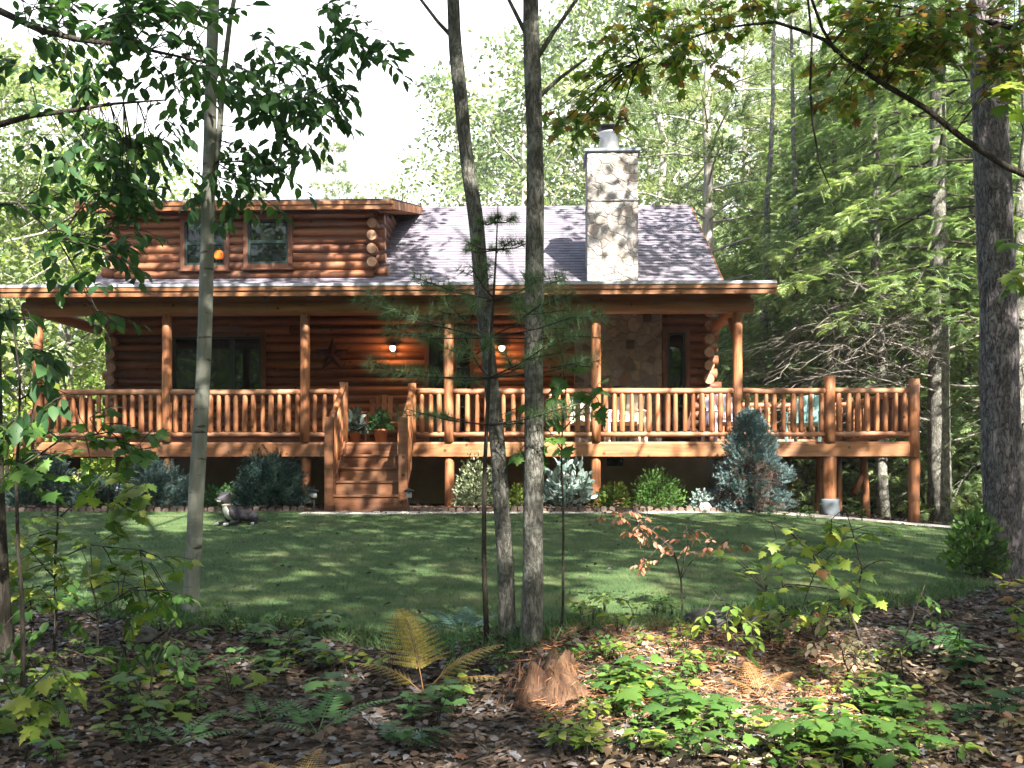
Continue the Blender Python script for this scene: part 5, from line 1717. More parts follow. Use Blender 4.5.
# ------------------------------------------------ leafy sprays that hang into the frame
def leafy(parent, base, regions, d, mat, sh, size, limbs, seed, name='foliage', jd=.35, droop=.35, per=9, twig=.28, bark=None, dens_=1.0):
    """regions (cx, cy, rx, ry, twigs); twigs join the nearest limb point"""
    rs = np.random.RandomState(seed); rr = random.Random(seed)
    LP = []
    for l in limbs:
        for a, b in zip(l, l[1:]):
            for k in range(4): LP.append(a.lerp(b, k / 4))
        LP.append(l[-1])
    tw = MB()
    P, D, N, S = [], [], [], []
    for (cx, cy, rx, ry, n) in regions:
        for _ in range(int(n * dens_)):
            a = rr.uniform(0, 2 * PI); r = math.sqrt(rr.random())
            dd = (d[int(rr.random() * len(d))] if isinstance(d, (list, tuple)) else d) + rr.uniform(-jd, jd)
            s = at(cx + math.cos(a) * r * rx, cy + math.sin(a) * r * ry, dd)
            q = min(LP, key=lambda p: (p - s).length)
            out = (s - q); out = out.normalized() if out.length > .01 else Vector((1, 0, 0))
            e = s + (out * .6 + Vector((rr.uniform(-1, 1), rr.uniform(-1, 1), rr.uniform(-.7, .25)))).normalized() * twig * rr.uniform(.7, 1.2)
            m = q.lerp(s, .5) + Vector((0, 0, .05 * (s - q).length))
            if rr.random() < .55: tw.tube([q - base, m - base, s - base], [.004, .0035, .003], 4, 0, caps=False)
            tw.tube([s - base, s.lerp(e, .5) - base + Vector((0, 0, .01)), e - base], [.003, .0025, .0012], 4, 0, caps=False)
            td = (e - s).normalized()
            sd = td.cross(Vector((0, 0, 1))).normalized()
            k = int(per * rr.uniform(.7, 1.3))
            for j in range(k):
                t = (j + .5) / k
                sg = 1 if j % 2 else -1
                p = s.lerp(e, t)
                dv = td * rr.uniform(.3, .9) + sd * sg * rr.uniform(.5, 1.0) + Vector((0, 0, -droop * rr.uniform(.2, 2.0)))
                if j == k - 1: dv = td + Vector((0, 0, -droop))
                P.append(tuple(p - base + dv.normalized() * size * .15)); D.append(tuple(dv))
                N.append((rr.uniform(-.6, .6), rr.uniform(-.6, .6), 1)); S.append(size * rr.uniform(.65, 1.15))
    lo = leafmesh(name, [(sh, P, D, N, S, 0)], mat, parent)
    tw.build('twigs', bark or M['bark_dark'], parent)
    return lo
limL = [pxpath([(-12, 128), (30, 116), (70, 111), (110, 104), (165, 100)], LD), pxpath([(-13, 5), (40, 30), (80, 40), (130, 46), (205, 62)], LD), pxpath([(-10, 205), (18, 203), (58, 240)], LD)]
leafy(lefttree['root'], lefttree['base'], [
    (60, 15, 75, 28, 34), (150, 22, 60, 30, 42), (175, 60, 35, 25, 14), (15, 50, 20, 45, 7), (100, 62, 60, 16, 12), (80, 130, 50, 22, 16), (130, 135, 50, 28, 18),
    (95, 175, 42, 26, 18), (150, 160, 30, 30, 10), (80, 215, 32, 24, 12), (100, 255, 16, 28, 10), (25, 195, 30, 12, 7), (55, 240, 14, 14, 3), (125, 205, 22, 16, 6), (97, 295, 10, 18, 5), (130, 235, 18, 10, 4)],
    LD + .1, M['lf_dark'], 'ovate', .108, limL, 501, per=8, dens_=.85)
limB = [pxpath([(207, 228), (219, 140), (223, 80), (230, 20), (240, -30)], BD), pxpath([(223, 70), (260, 60), (320, 80), (350, 100)], BD), pxpath([(240, -10), (300, 0), (350, -5), (380, 30)], BD)]
leafy(birch['root'], birch['base'], [
    (245, 60, 38, 42, 30), (275, 95, 40, 25, 18), (310, 110, 32, 25, 15), (270, 150, 40, 22, 16), (235, 165, 30, 25, 12), (225, 190, 26, 18, 9), (200, 175, 20, 14, 4),
    (325, 75, 25, 30, 10), (345, 20, 35, 28, 14), (365, 50, 18, 22, 7), (380, 45, 14, 8, 3), (250, 195, 20, 10, 4), (290, 60, 30, 20, 9), (180, 110, 26, 18, 7)],
    BD, M['lf_dark'], 'ovate', .122, limB, 502, per=8, dens_=.85)
limR_ = [limbR, pxpath([(1120, 60), (1060, 40), (1000, 25), (930, 12), (870, 2)], RD + .2)]
leafy(righttree['root'], righttree['base'], [
    (720, 12, 50, 18, 15), (660, 35, 35, 32, 20), (690, 60, 30, 18, 7), (620, 60, 30, 25, 13), (580, 100, 28, 16, 9), (568, 118, 22, 12, 6), (610, 100, 18, 20, 7), (770, 8, 22, 12, 5)],
    RD, M['lf_aut'], 'maple', .078, limR_, 503, per=8, twig=.22, dens_=1.3)
leafy(righttree['root'], righttree['base'], [
    (870, 40, 35, 32, 26), (835, 80, 22, 20, 10), (905, 25, 45, 25, 24), (960, 22, 45, 25, 26), (1000, 60, 26, 28, 16), (1015, 15, 20, 20, 10), (925, 55, 30, 16, 9), (850, 12, 25, 14, 9), (838, 100, 14, 10, 4), (880, 75, 20, 14, 6)],
    RD, M['lf_aut'], 'maple', .080, limR_, 504, per=8, twig=.22, dens_=1.45)
leafy(righttree['root'], righttree['base'], [(1018, 262, 14, 18, 4), (1020, 245, 10, 10, 2), (1005, 95, 20, 14, 4)], 5.2, M['lf_yel'], 'maple', .10,
      [pxpath([(1120, 215), (1060, 190), (1040, 210)], RD)], 505, per=5, twig=.14, jd=.1)

# ================================================================ YOUNG TREES AND SHRUBS IN THE FOREGROUND
def sapling(name, label, cat, stems, rads, leafsets, bark='bark_dark', group=None, seed=1):
    """stems: list of world paths, the first starts on the ground"""
    base = stems[0][0].copy()
    root = empty(name, base, 0, label, cat, group)
    m = MB()
    for s, r in zip(stems, rads):
        pts = [p - base for p in s]
        if s is stems[0]: pts[0] = pts[0] - Vector((0, 0, .06))
        P2 = []
        for a, b in zip(pts, pts[1:]):
            P2 += [a, a.lerp(b, .5) + Vector((rr.uniform(-.01, .01), rr.uniform(-.01, .01), 0))]
        P2.append(pts[-1])
        m.tube(P2, [r * (1 - .75 * i / (len(P2) - 1)) for i in range(len(P2))], 8, .1)
    m.build('stem', M[bark], root)
    for i, kw in enumerate(leafsets):
        leafy(root, base, limbs=stems, seed=seed * 10 + i, **kw)
    return root

b = gp(22, 700); d = b.y
st1 = [b] + pxpath([(22, 600), (16, 480), (20, 380), (8, 300)], d)
sapling('maple_sapling', 'young maple with large drooping dark leaves at the left edge, before the porch', 'sapling',
    [st1, pxpath([(17, 470), (60, 440), (110, 432), (160, 436)], d), pxpath([(19, 400), (45, 385), (75, 398)], d), pxpath([(10, 320), (30, 318), (50, 335)], d)], [.014, .007, .006, .006],
    [dict(regions=[(18, 325, 26, 26, 9), (40, 350, 24, 22, 6), (22, 385, 30, 20, 7), (60, 395, 26, 14, 4)], d=d, mat=M['lf_dark'], sh='ovate', size=.125, per=6, twig=.16, jd=.2, droop=.9, dens_=.75),
     dict(regions=[(20, 430, 30, 26, 8), (70, 428, 38, 13, 8), (125, 432, 34, 11, 8), (155, 445, 18, 9, 3), (60, 455, 40, 14, 7), (25, 470, 24, 16, 5)], d=d, mat=M['lf_mid'], sh='maple', size=.088, per=5, twig=.16, jd=.25, droop=.4, dens_=.8)], seed=61)
b = gp(53, 662); d = b.y
sapling('maple_sapling', 'thin dark-stemmed young maple with pale green leaves left of the aspen', 'sapling',
    [[b] + pxpath([(55, 560), (58, 490), (62, 455)], d), pxpath([(57, 520), (90, 490), (130, 478)], d), pxpath([(56, 560), (90, 545), (140, 550)], d), pxpath([(56, 580), (30, 550), (15, 540)], d)], [.011, .006, .006, .006],
    [dict(regions=[(120, 474, 38, 12, 8), (45, 528, 36, 16, 8), (25, 560, 30, 20, 7), (105, 505, 40, 14, 6), (85, 560, 45, 24, 10), (140, 565, 34, 22, 7), (150, 600, 30, 18, 5), (30, 600, 35, 20, 7)], d=d, mat=M['lf_yel'], sh='maple', size=.095, per=5, twig=.15, jd=.4)], seed=62)
b = gp(100, 668); d = b.y
sapling('bushy_sapling', 'low bushy green sapling in the shade at the left, below the lit slope', 'sapling',
    [[b] + pxpath([(98, 620), (90, 580), (80, 545)], d), pxpath([(97, 610), (130, 590), (160, 590)], d), pxpath([(97, 620), (60, 600), (30, 600)], d)], [.009, .005, .005],
    [dict(regions=[(80, 600, 60, 30, 12), (150, 590, 40, 22, 8), (20, 640, 35, 30, 7), (180, 600, 20, 12, 3)], d=d, mat=M['lf_mid'], sh='ovate', size=.085, per=6, twig=.15, jd=.4)], seed=63)

b = gp(560, 633); d = b.y
sapling('maple_sapling', 'thin single-stemmed young maple standing just right of the two centre trunks', 'sapling',
    [[b] + pxpath([(563, 570), (563, 500), (562, 440), (566, 390), (562, 350)], d), pxpath([(562, 450), (540, 420), (525, 405)], d), pxpath([(563, 430), (590, 400), (605, 385)], d)], [.010, .005, .005],
    [dict(regions=[(546, 402, 12, 14, 3), (524, 410, 10, 12, 2), (586, 392, 16, 8, 3), (560, 440, 14, 12, 3), (535, 445, 14, 10, 2), (565, 370, 10, 12, 2)], d=d, mat=M['lf_mid'], sh='maple', size=.105, per=4, twig=.12, jd=.1, droop=.6)], seed=64)

b = gp(683, 612); d = b.y
sapling('russet_shrub', 'small russet-leaved shrub at the lawn edge right of the centre trunks', 'shrub',
    [[b] + pxpath([(681, 580), (672, 548), (645, 525), (612, 512)], d), pxpath([(680, 580), (700, 550), (728, 540)], d), pxpath([(681, 575), (688, 545), (686, 525)], d)], [.009, .005, .005],
    [dict(regions=[(640, 520, 36, 13, 12), (612, 512, 20, 9, 6), (690, 540, 22, 13, 8), (670, 560, 28, 14, 7), (725, 545, 20, 10, 4), (655, 535, 20, 10, 4)], d=d, mat=M['lf_red'], sh='ovate', size=.062, per=6, twig=.11, jd=.2)], seed=65)

b = gp(868, 655); d = b.y
sapling('maple_sapling', 'spreading young maple with yellow-green leaves at the right, before the deck posts', 'sapling',
    [[b] + pxpath([(845, 600), (822, 565), (790, 532), (765, 520)], d), pxpath([(852, 612), (862, 570), (852, 530), (845, 510)], d), pxpath([(838, 590), (800, 585), (765, 590)], d)], [.011, .007, .006],
    [dict(regions=[(800, 540, 45, 22, 12), (850, 525, 38, 14, 8), (835, 565, 40, 20, 9), (780, 592, 32, 18, 7), (755, 560, 25, 14, 4), (872, 600, 20, 14, 4), (745, 580, 18, 10, 2)], d=d, mat=M['lf_yel'], sh='maple', size=.085, per=4, twig=.15, jd=.4),
     dict(regions=[(820, 600, 40, 18, 4), (790, 560, 40, 20, 4)], d=d, mat=M['lf_aut'], sh='maple', size=.08, per=4, twig=.12, jd=.3)], seed=66)
b = gp(846, 690); d = b.y
sapling('pale_leaved_shrub', 'pale cream and pink leaved sprig in the sun at the lower right', 'shrub',
    [[b] + pxpath([(848, 670), (842, 650), (828, 632)], d), pxpath([(848, 672), (862, 650), (868, 640)], d)], [.007, .004],
    [dict(regions=[(840, 645, 26, 16, 10), (856, 662, 16, 10, 5), (822, 622, 16, 12, 4)], d=d, mat=M['lf_pale'], sh='ovate', size=.06, per=6, twig=.09, jd=.12)], seed=67)
b = gp(1030, 660); d = b.y
sapling('maple_sapling', 'young maple sprig with red-tipped leaves at the right edge, below the pine trunk', 'sapling',
    [[b] + pxpath([(1030, 620), (1022, 595)], d), pxpath([(1028, 615), (1010, 605)], d)], [.007, .004],
    [dict(regions=[(1016, 592, 14, 10, 4), (1022, 615, 12, 10, 3)], d=d, mat=M['lf_aut'], sh='maple', size=.09, per=4, twig=.09, jd=.1)], seed=68)

b = gp(735, 668); d = b.y
sapling('thin_sapling', 'thin wispy yellow-green sapling on the sunny bank right of the stump', 'sapling',
    [[b] + pxpath([(738, 640), (728, 610), (712, 590)], d), pxpath([(738, 640), (755, 618), (775, 612)], d)], [.006, .004],
    [dict(regions=[(722, 608, 26, 16, 7), (760, 615, 24, 12, 6), (740, 640, 16, 10, 3)], d=d, mat=M['lf_yel'], sh='ovate', size=.065, per=6, twig=.12, jd=.25)], seed=71)
b = gp(905, 690); d = b.y
sapling('thin_sapling', 'thin bare-stemmed sapling with few pale leaves in the shade at the lower right', 'sapling',
    [[b] + pxpath([(900, 650), (915, 610), (925, 585)], d), pxpath([(902, 655), (935, 635), (960, 628)], d)], [.006, .004],
    [dict(regions=[(918, 600, 24, 14, 5), (948, 632, 26, 10, 5)], d=d, mat=M['lf_mid'], sh='ovate', size=.06, per=5, twig=.12, jd=.25)], seed=72)
b = gp(22, 760); d = b.y
sapling('leafy_sprig', 'leafy yellow-green sprig at the bottom left corner', 'sapling',
    [[b] + pxpath([(30, 720), (45, 680), (60, 650)], d), pxpath([(30, 720), (10, 690), (0, 670)], d)], [.006, .004],
    [dict(regions=[(45, 690, 34, 22, 8), (15, 700, 20, 24, 5), (70, 665, 24, 14, 4)], d=d, mat=M['lf_yel'], sh='maple', size=.085, per=4, twig=.12, jd=.25)], seed=73)
b = gp(150, 700); d = b.y
sapling('leafy_sprig', 'low leafy green sprig among the seedlings right of the left-edge trunk', 'sapling',
    [[b] + pxpath([(152, 670), (165, 640), (175, 622)], d), pxpath([(152, 675), (130, 650), (112, 640)], d)], [.006, .004],
    [dict(regions=[(165, 642, 28, 16, 7), (122, 650, 24, 14, 6)], d=d, mat=M['lf_mid'], sh='ovate', size=.075, per=6, twig=.12, jd=.25)], seed=74)

# --- young white pine by the twin trunks
b = gp(487, 641); d = b.y
P0 = [b] + pxpath([(484, 560), (484, 480), (488, 400), (492, 320), (496, 255), (498, 205)], d)
root = empty('young_pine', b, 0, 'young white pine with soft needles on a thin dark stem by the bent trunk', 'young pine')
m = MB(); m.tube([b - b - Vector((0, 0, .05))] + [p - b for p in P0[1:]], [.019, .016, .014, .012, .009, .006, .003], 8, .12)
m.build('stem', M['bark_dark'], root)
TP, TD_, TN, TS = [], [], [], []
m = MB()
pr_ = random.Random(12)
for (py, R_, nb, s) in ((222, .13, 4, .075), (250, .26, 5, .08), (300, .50, 6, .11), (338, .78, 8, .115), (378, .70, 6, .11), (425, .62, 5, .10)):
    c = at(489 if py > 300 else 495, py, d)
    for k in range(nb):
        a = 2 * PI * k / nb + pr_.uniform(-.3, .3) + (.2 if py > 300 else 0)
        L = R_ * pr_.uniform(.8, 1.15)
        dr_ = Vector((math.cos(a), math.sin(a) * .8, pr_.uniform(.05, .3)))
        e = c + dr_ * L
        mid = c.lerp(e, .5) + Vector((0, 0, -.02))
        m.tube([c - b, mid - b, e - b], [.006, .0045, .0025], 5, .1, caps=False)
        tips = [(mid, e)]
        for q in range(4):
            f = pr_.uniform(.35, .85); o = c.lerp(e, f)
            sd = Vector((-dr_.y, dr_.x, pr_.uniform(-.1, .3))) * pr_.choice((-1, 1))
            e2 = o + (dr_.normalized() + sd).normalized() * L * .32
            m.tube([o - b, e2 - b], [.003, .002], 4, 0, caps=False); tips.append((o.lerp(e2, .3), e2))
        for (o, t_) in tips:
            n_t = max(3, int((t_ - o).length / .038))
            for j in range(n_t):
                p = o.lerp(t_, (j + 1) / n_t)
                TP.append(tuple(p - b)); TD_.append(tuple((t_ - o).normalized() * .8 + Vector((0, 0, .15)))); TN.append((pr_.uniform(-1, 1), pr_.uniform(-1, 1), pr_.uniform(-1, 1))); TS.append(s * pr_.uniform(.8, 1.1))
m.build('branches', M['bark_dark'], root)
leafmesh('needles', [('finetuft', TP, TD_, TN, TS, 0)], M['youngpine'], root)

# ================================================================ FERNS
def fern(label, px, py, fronds, mat, group=None, dcol=None, simple=False):
    """fronds: (azimuth deg, length, half width, rise, pinnae)"""
    b = gp(px, py)
    root = empty('fern', b, 0, label, 'fern', group)
    for (az_, L, Wd, rise, npn) in fronds:
        a = math.radians(az_)
        h = Vector((math.cos(a), math.sin(a), 0)); sd = Vector((-h.y, h.x, 0))
        def rp(t): return h * (L * math.cos(rise) * t * (1 + .15 * t)) + Vector((0, 0, L * (math.sin(rise) * t - .38 * t * t)))
        m = MB(); m.tube([rp(t / 8) for t in range(9)], [.0035 * (1 - .8 * t / 8) for t in range(9)], 5, 0, caps=False)
        P, D, N, S = [], [], [], []
        for i in range(npn):
            t = .22 + .78 * i / npn
            o = rp(t); tg = (rp(min(1, t + .03)) - rp(t - .03)).normalized()
            nn = tg.cross(sd).normalized()
            w = Wd * (1 - (t - .22) / .82) ** .9 * rr.uniform(.9, 1.05)
            gap = .78 * L / npn * 1.05
            for sg in (-1, 1):
                pd = (sd * sg + tg * .45 + Vector((0, 0, -.18))).normalized()
                m.tube([o, o + pd * w], [.0015, .0005], 3, 0, caps=False)
                if simple:
                    P.append(tuple(o)); D.append(tuple(pd)); N.append(tuple(nn * -1 + Vector((rr.uniform(-.3, .3), rr.uniform(-.3, .3), .3)))); S.append(w * rr.uniform(.9, 1.1))
                    continue
                k = max(4, int(w / .011))
                for j in range(k):
                    u = (j + .7) / k
                    q = o + pd * w * u
                    sz = min(gap * .56, .16 * w + .012) * (1 - u * .8) * rr.uniform(.85, 1.15)
                    for s2 in (-1, 1):
                        P.append(tuple(q)); D.append(tuple(tg * s2 + pd * .7)); N.append(tuple(nn * -1 + Vector((rr.uniform(-.2, .2), rr.uniform(-.2, .2), .3)))); S.append(sz)
        fr = leafmesh('frond', [('lance' if simple else 'diamond', P, D, N, S, 0)], mat, root)
        m.build('rib', dcol or (mat if simple else M['fern_brown']), fr)
    return root
R60 = math.radians(60)
fern('yellow bracken fern with broad triangular fronds in the middle of the shaded slope', 424, 696, [(125, .80, .27, math.radians(72), 15), (12, .66, .25, math.radians(52), 14), (-20, .52, .22, math.radians(38), 13), (170, .50, .19, math.radians(45), 12)], M['fern_yel'])
fern('bluish fern at the lawn edge left of the bent centre trunk', 462, 632, [(20, .42, .13, .7, 12), (150, .40, .13, .8, 12), (80, .38, .12, .9, 11), (210, .3, .11, .6, 10), (-20, .34, .11, .6, 11)], M['fern_blue'], simple=True)
fern('green fern with long narrow fronds low on the left slope', 318, 735, [(20, .46, .10, .75, 15), (75, .44, .10, .95, 15), (140, .42, .095, .75, 14), (200, .34, .09, .6, 12)], M['fern'], simple=True)
fern('small green fern lying low between the seedlings at the bottom left', 178, 745, [(10, .38, .09, .5, 14), (60, .38, .09, .7, 14), (150, .34, .09, .55, 13)], M['fern'], simple=True)
fern('green fern arching over dead leaves between the two bottom left ferns', 262, 722, [(0, .36, .085, .5, 13), (45, .36, .085, .6, 13), (120, .34, .08, .7, 13), (190, .3, .08, .5, 12)], M['fern'], simple=True)
fern('small dull green fern in front of the stump, near the bottom centre', 400, 745, [(30, .28, .08, .6, 12), (120, .28, .08, .6, 12), (-40, .24, .07, .5, 10)], M['fern_blue'], simple=True)
fern('brown withered bracken in the sun at the lower right', 762, 700, [(30, .32, .11, .9, 13), (100, .36, .12, 1.0, 13), (160, .3, .11, .8, 12)], M['fern_brown'])
fern('dark green fern in the shade at the right, below the big pine', 935, 655, [(40, .5, .13, .7, 14), (120, .48, .13, .75, 14), (170, .42, .12, .55, 12), (0, .4, .12, .5, 12)], M['fern'], simple=True)
fern('yellowing fern cut by the bottom edge left of centre', 300, 790, [(20, .3, .09, .7, 14), (80, .3, .09, .8, 14), (150, .28, .09, .7, 14)], M['fern_yel'])

# ================================================================ SEEDLINGS
def seedling_proto(name, mat, nst, h, leaf, sh, seed):
    r_ = random.Random(seed)
    root = empty(name)
    m = MB(); P, D, N, S = [], [], [], []
    for s in range(nst):
        a = r_.uniform(0, 6.28); hh = h * r_.uniform(.6, 1.1)
        top = Vector((math.cos(a) * hh * .4, math.sin(a) * hh * .4, hh))
        m.tube([(0, 0, -.02), top * .5 + Vector((0, 0, .02)), top], [.003, .0022, .0012], 5, 0, caps=False)
        for lv in ((.55, .8), (1.0, 1.0)) if h > .12 else ((1.0, 1.0),):
            q = top * lv[0]
            n = r_.choice((2, 3, 4))
            a0 = r_.uniform(0, 6.28)
            for k in range(n):
                b_ = a0 + 2 * PI * k / n + r_.uniform(-.3, .3)
                dv = Vector((math.cos(b_), math.sin(b_), r_.uniform(-.35, .15)))
                P.append(tuple(q + dv * leaf * .25)); D.append(tuple(dv)); N.append((r_.uniform(-.6, .6), r_.uniform(-.6, .6), 1)); S.append(leaf * lv[1] * r_.uniform(.5, 1.1))
                m.tube([q, q + dv * leaf * .27], [.001, .001], 3, 0, caps=False)
    m.build('stem', M['bark_dark'], root)
    leafmesh('leaves', [(sh, P, D, N, S, 0)], mat, root)
    return root
def scatter(protos, spots, label, cat, group, smin=.7, smax=1.2):
    used = set()
    for (px, py) in spots:
        k = rr.randrange(len(protos))
        b = gp(px, py)
        o = protos[k] if k not in used else copy_tree(protos[k])
        used.add(k)
        o.location = b; o.rotation_euler = (rr.uniform(-.1, .1), rr.uniform(-.1, .1), rr.uniform(0, 6.28)); s = rr.uniform(smin, smax); o.scale = (s, s, s)
        tag(o, label, cat, group)
def inell(n, lst):
    out = []
    for _ in range(n):
        cx, cy, rx, ry = rr.choice(lst)
        a = rr.uniform(0, 6.28); r_ = math.sqrt(rr.random())
        out.append((cx + math.cos(a) * rx * r_, cy + math.sin(a) * ry * r_))
    return out
pL = [seedling_proto('maple_seedling', M['lf_mid'], 1, .17, .10, 'maple', s) for s in (1, 2)] + [seedling_proto('maple_seedling', M['lf_mid'], 3, .16, .075, 'ovate', s) for s in (3,)] + [seedling_proto('maple_seedling', M['lf_yel'], 1, .15, .11, 'maple', s) for s in (4,)]
scatter(pL, inell(36, [(60, 715, 90, 50), (40, 680, 60, 25), (150, 720, 70, 40), (200, 700, 60, 40), (20, 750, 50, 30)]), 'small green maple seedling on the shaded slope at the lower left', 'seedling', 'maple seedlings on the lower left slope')
pM = [seedling_proto('maple_seedling', M['lf_dark'], 2, .14, .10, 'maple', s) for s in (5, 6)]
scatter(pM, inell(26, [(230, 660, 120, 25), (390, 720, 120, 40), (330, 650, 80, 20), (950, 690, 70, 40), (900, 640, 60, 20)]), 'small dark green seedling among dead leaves on the shaded slope', 'seedling', 'dark seedlings on the slope')
pR = [seedling_proto('maple_seedling', M['lf_mid'], 2, .15, .10, 'maple', s) for s in (7, 8)] + [seedling_proto('maple_seedling', M['lf_mid'], 4, .16, .075, 'ovate', 9)] + [seedling_proto('maple_seedling', M['lf_yel'], 3, .10, .08, 'ovate', s) for s in (10, 11)]
scatter(pR, inell(100, [(760, 745, 120, 35), (820, 755, 90, 30), (680, 740, 60, 30), (860, 720, 60, 20), (900, 760, 60, 20), (620, 690, 30, 20), (650, 715, 50, 25)]), 'sunlit green seedling in the bright patch at the lower right', 'seedling', 'sunlit seedlings at the lower right', .6, 1.3)
pW = [seedling_proto('low_weed', M['lf_yel'], 4, .10, .06, 'ovate', s) for s in (12, 13)] + [seedling_proto('low_weed', M['lf_mid'], 5, .13, .05, 'ovate', s) for s in (14,)]
scatter(pW, inell(105, [(600, 660, 50, 30), (560, 740, 60, 25), (720, 660, 80, 25), (620, 620, 60, 10), (250, 630, 120, 10), (800, 625, 80, 15), (480, 700, 50, 30), (100, 680, 90, 40), (780, 700, 110, 40), (880, 690, 60, 30), (330, 680, 90, 30)]), 'tuft of small-leaved weeds on the bank at the lawn edge', 'weed', 'weeds along the bank', .7, 1.4)
pX = [seedling_proto('low_weed', M['lf_mid'], 6, .22, .07, 'ovate', s) for s in (15, 16)]
scatter(pX, [(p, rr.uniform(516, 521)) for p in (770, 785, 798, 812, 848, 862, 880, 895, 940, 955)], 'leafy weed at the back of the lawn in front of the deck posts', 'weed', 'weeds before the deck posts', .7, 1.2)
pY = [seedling_proto('red_seedling', M['lf_red'], 3, .12, .09, 'maple', 17)]
scatter(pY, [(1008, 742)], 'red-leaved maple seedling at the lower right corner', 'seedling', None, 1, 1.1)

# ================================================================ SHRUBS ALONG THE CABIN
def shrub(name, label, cat, px, d, wpx, top, mat, sh, size, n, seed, kind='dome', inner=None):
    rs = np.random.RandomState(seed)
    x = (px - CX) / F * d
    gz = ground_h(x, d)
    Hh = EYE + (HY - top) / F * d - gz; R = wpx / F * d / 2
    root = empty(name, (x, d, gz), 0, label, cat)
    a = rs.uniform(0, 2 * PI, n); u = rs.rand(n); rad = rs.rand(n) ** .35
    if kind == 'dome':
        ph = np.arccos(1 - u * 1.0)
        lump = 1 + .16 * np.sin(a * 3 + seed) * np.sin(ph * 4) + .1 * np.sin(a * 7 + seed * 2)
        P = np.stack([np.cos(a) * np.sin(ph) * R * rad * lump, np.sin(a) * np.sin(ph) * R * rad * lump, (.08 + .92 * np.cos(ph) * rad) * Hh * lump.clip(.85, 1.1)], 1)
        D = nrm(np.stack([np.cos(a) * np.sin(ph), np.sin(a) * np.sin(ph), np.cos(ph) + .3], 1) + rs.normal(size=(n, 3)) * .45)
    else:
        z = u ** 1.3
        rr_ = (1 - z) ** .6 * (.82 + .18 * np.minimum(1, z * 5)) * (1 + .2 * np.sin(z * 21 + a * 2) + .16 * np.sin(a * 3 + z * 5) + .1 * np.sin(a * 5 - z * 13)) * rad
        P = np.stack([np.cos(a) * R * rr_, np.sin(a) * R * rr_, (.04 + .96 * z) * Hh - .1 * rad * R * (1 - z)], 1)
        D = nrm(np.stack([np.cos(a), np.sin(a), .35 + z * .9], 1) + rs.normal(size=(n, 3)) * .35)
    mi = np.zeros(n, int)
    sets = [(sh, P, D, rand_dirs(n, rs, up=.3), rs.uniform(.6, 1.1, n) * size, 0)]
    mats = [mat]
    if inner is not None:
        k = int(n * .6)
        z = rs.rand(k) * .5; a2 = rs.uniform(0, 2 * PI, k); r2 = rs.rand(k) ** .4 * (1 - z) ** .6 * .97
        sets.append((sh, np.stack([np.cos(a2) * R * r2, np.sin(a2) * R * r2, z * Hh + .05], 1), rand_dirs(k, rs, up=-.1), rand_dirs(k, rs), rs.uniform(.6, 1, k) * size, 1)); mats.append(inner)
    leafmesh('foliage', sets, mats, root)
    m = MB()
    m.tube([(0, 0, -.1), (0, 0, Hh * .85)], [.035, .006], 8)
    for k in range(16):
        a_ = k * 2.4; z_ = Hh * (.08 + .045 * k)
        m.tube([(0, 0, z_), (math.cos(a_) * R * (1 - k / 20) * .8, math.sin(a_) * R * (1 - k / 20) * .8, z_ + Hh * .12)], [.012, .003], 5, 0, caps=False)
    m.build('stem', M['bark_dark'], root)
    return root
shrub('juniper_shrub', 'dark spreading juniper at the left end of the bed, by the side steps', 'shrub', 40, 17.0, 66, 458, M['juniper'], 'twig', .17, 1300, 1)
shrub('juniper_shrub', 'small dark juniper between the side steps and the blue-green one', 'shrub', 98, 16.8, 42, 482, M['juniper'], 'twig', .15, 700, 2)
shrub('juniper_shrub', 'low blue-green juniper left of the aspen trunk, under the porch', 'shrub', 157, 16.7, 72, 466, M['spruce'], 'twig', .15, 1300, 3).children[0].data.materials[0] = leafmat('blue_green_juniper', [(0, (.02, .05, .05)), (.5, (.045, .085, .08)), (1, (.09, .14, .13))], trans=.15)
shrub('low_green_shrub', 'low green leafy shrub right of the aspen trunk, behind the dog', 'shrub', 222, 16.8, 44, 487, M['lf_dark'], 'ovate', .09, 500, 4)
shrub('juniper_shrub', 'broad dark juniper left of the front steps', 'shrub', 271, 16.8, 66, 459, M['juniper'], 'twig', .17, 1500, 5)
shrub('rounded_shrub', 'rounded light green shrub right of the front steps, by the deck post', 'shrub', 476, 16.75, 44, 456, M['varieg'], 'ovate', .062, 1500, 6)
shrub('low_green_shrub', 'small bright green plant between the rounded shrub and the silvery one', 'shrub', 520, 16.7, 24, 484, M['lf_yel'], 'ovate', .08, 260, 7)
shrub('silvery_shrub', 'silvery pale-leaved shrub seen just right of the straight centre trunk', 'shrub', 568, 16.6, 54, 461, M['silver'], 'ovate', .15, 420, 8)
shrub('low_green_shrub', 'small yellow-green plant at the foot of the stone-side deck post', 'shrub', 613, 16.6, 36, 485, M['lf_yel'], 'ovate', .09, 420, 9)
shrub('rounded_shrub', 'yellow-green rounded shrub before the bare foundation wall', 'shrub', 657, 16.6, 54, 471, M['lf_mid'], 'ovate', .065, 1500, 10)
shrub('low_grey_plant', 'small grey-leaved plant at the left foot of the blue spruce', 'shrub', 700, 16.4, 22, 490, M['silver'], 'ovate', .08, 200, 11)
shrub('blue_spruce', 'blue spruce with dry brown lower branches before the deck corner', 'spruce', 750, 16.4, 74, 416, M['spruce'], 'twig', .17, 2600, 12, kind='cone', inner=M['spruce_in'])
b = gp(975, 577)
shrub('leafy_shrub', 'green leafy shrub at the left foot of the big pine trunk', 'shrub', 974, b.y, 56, 508, M['lf_mid'], 'ovate', .085, 800, 13)

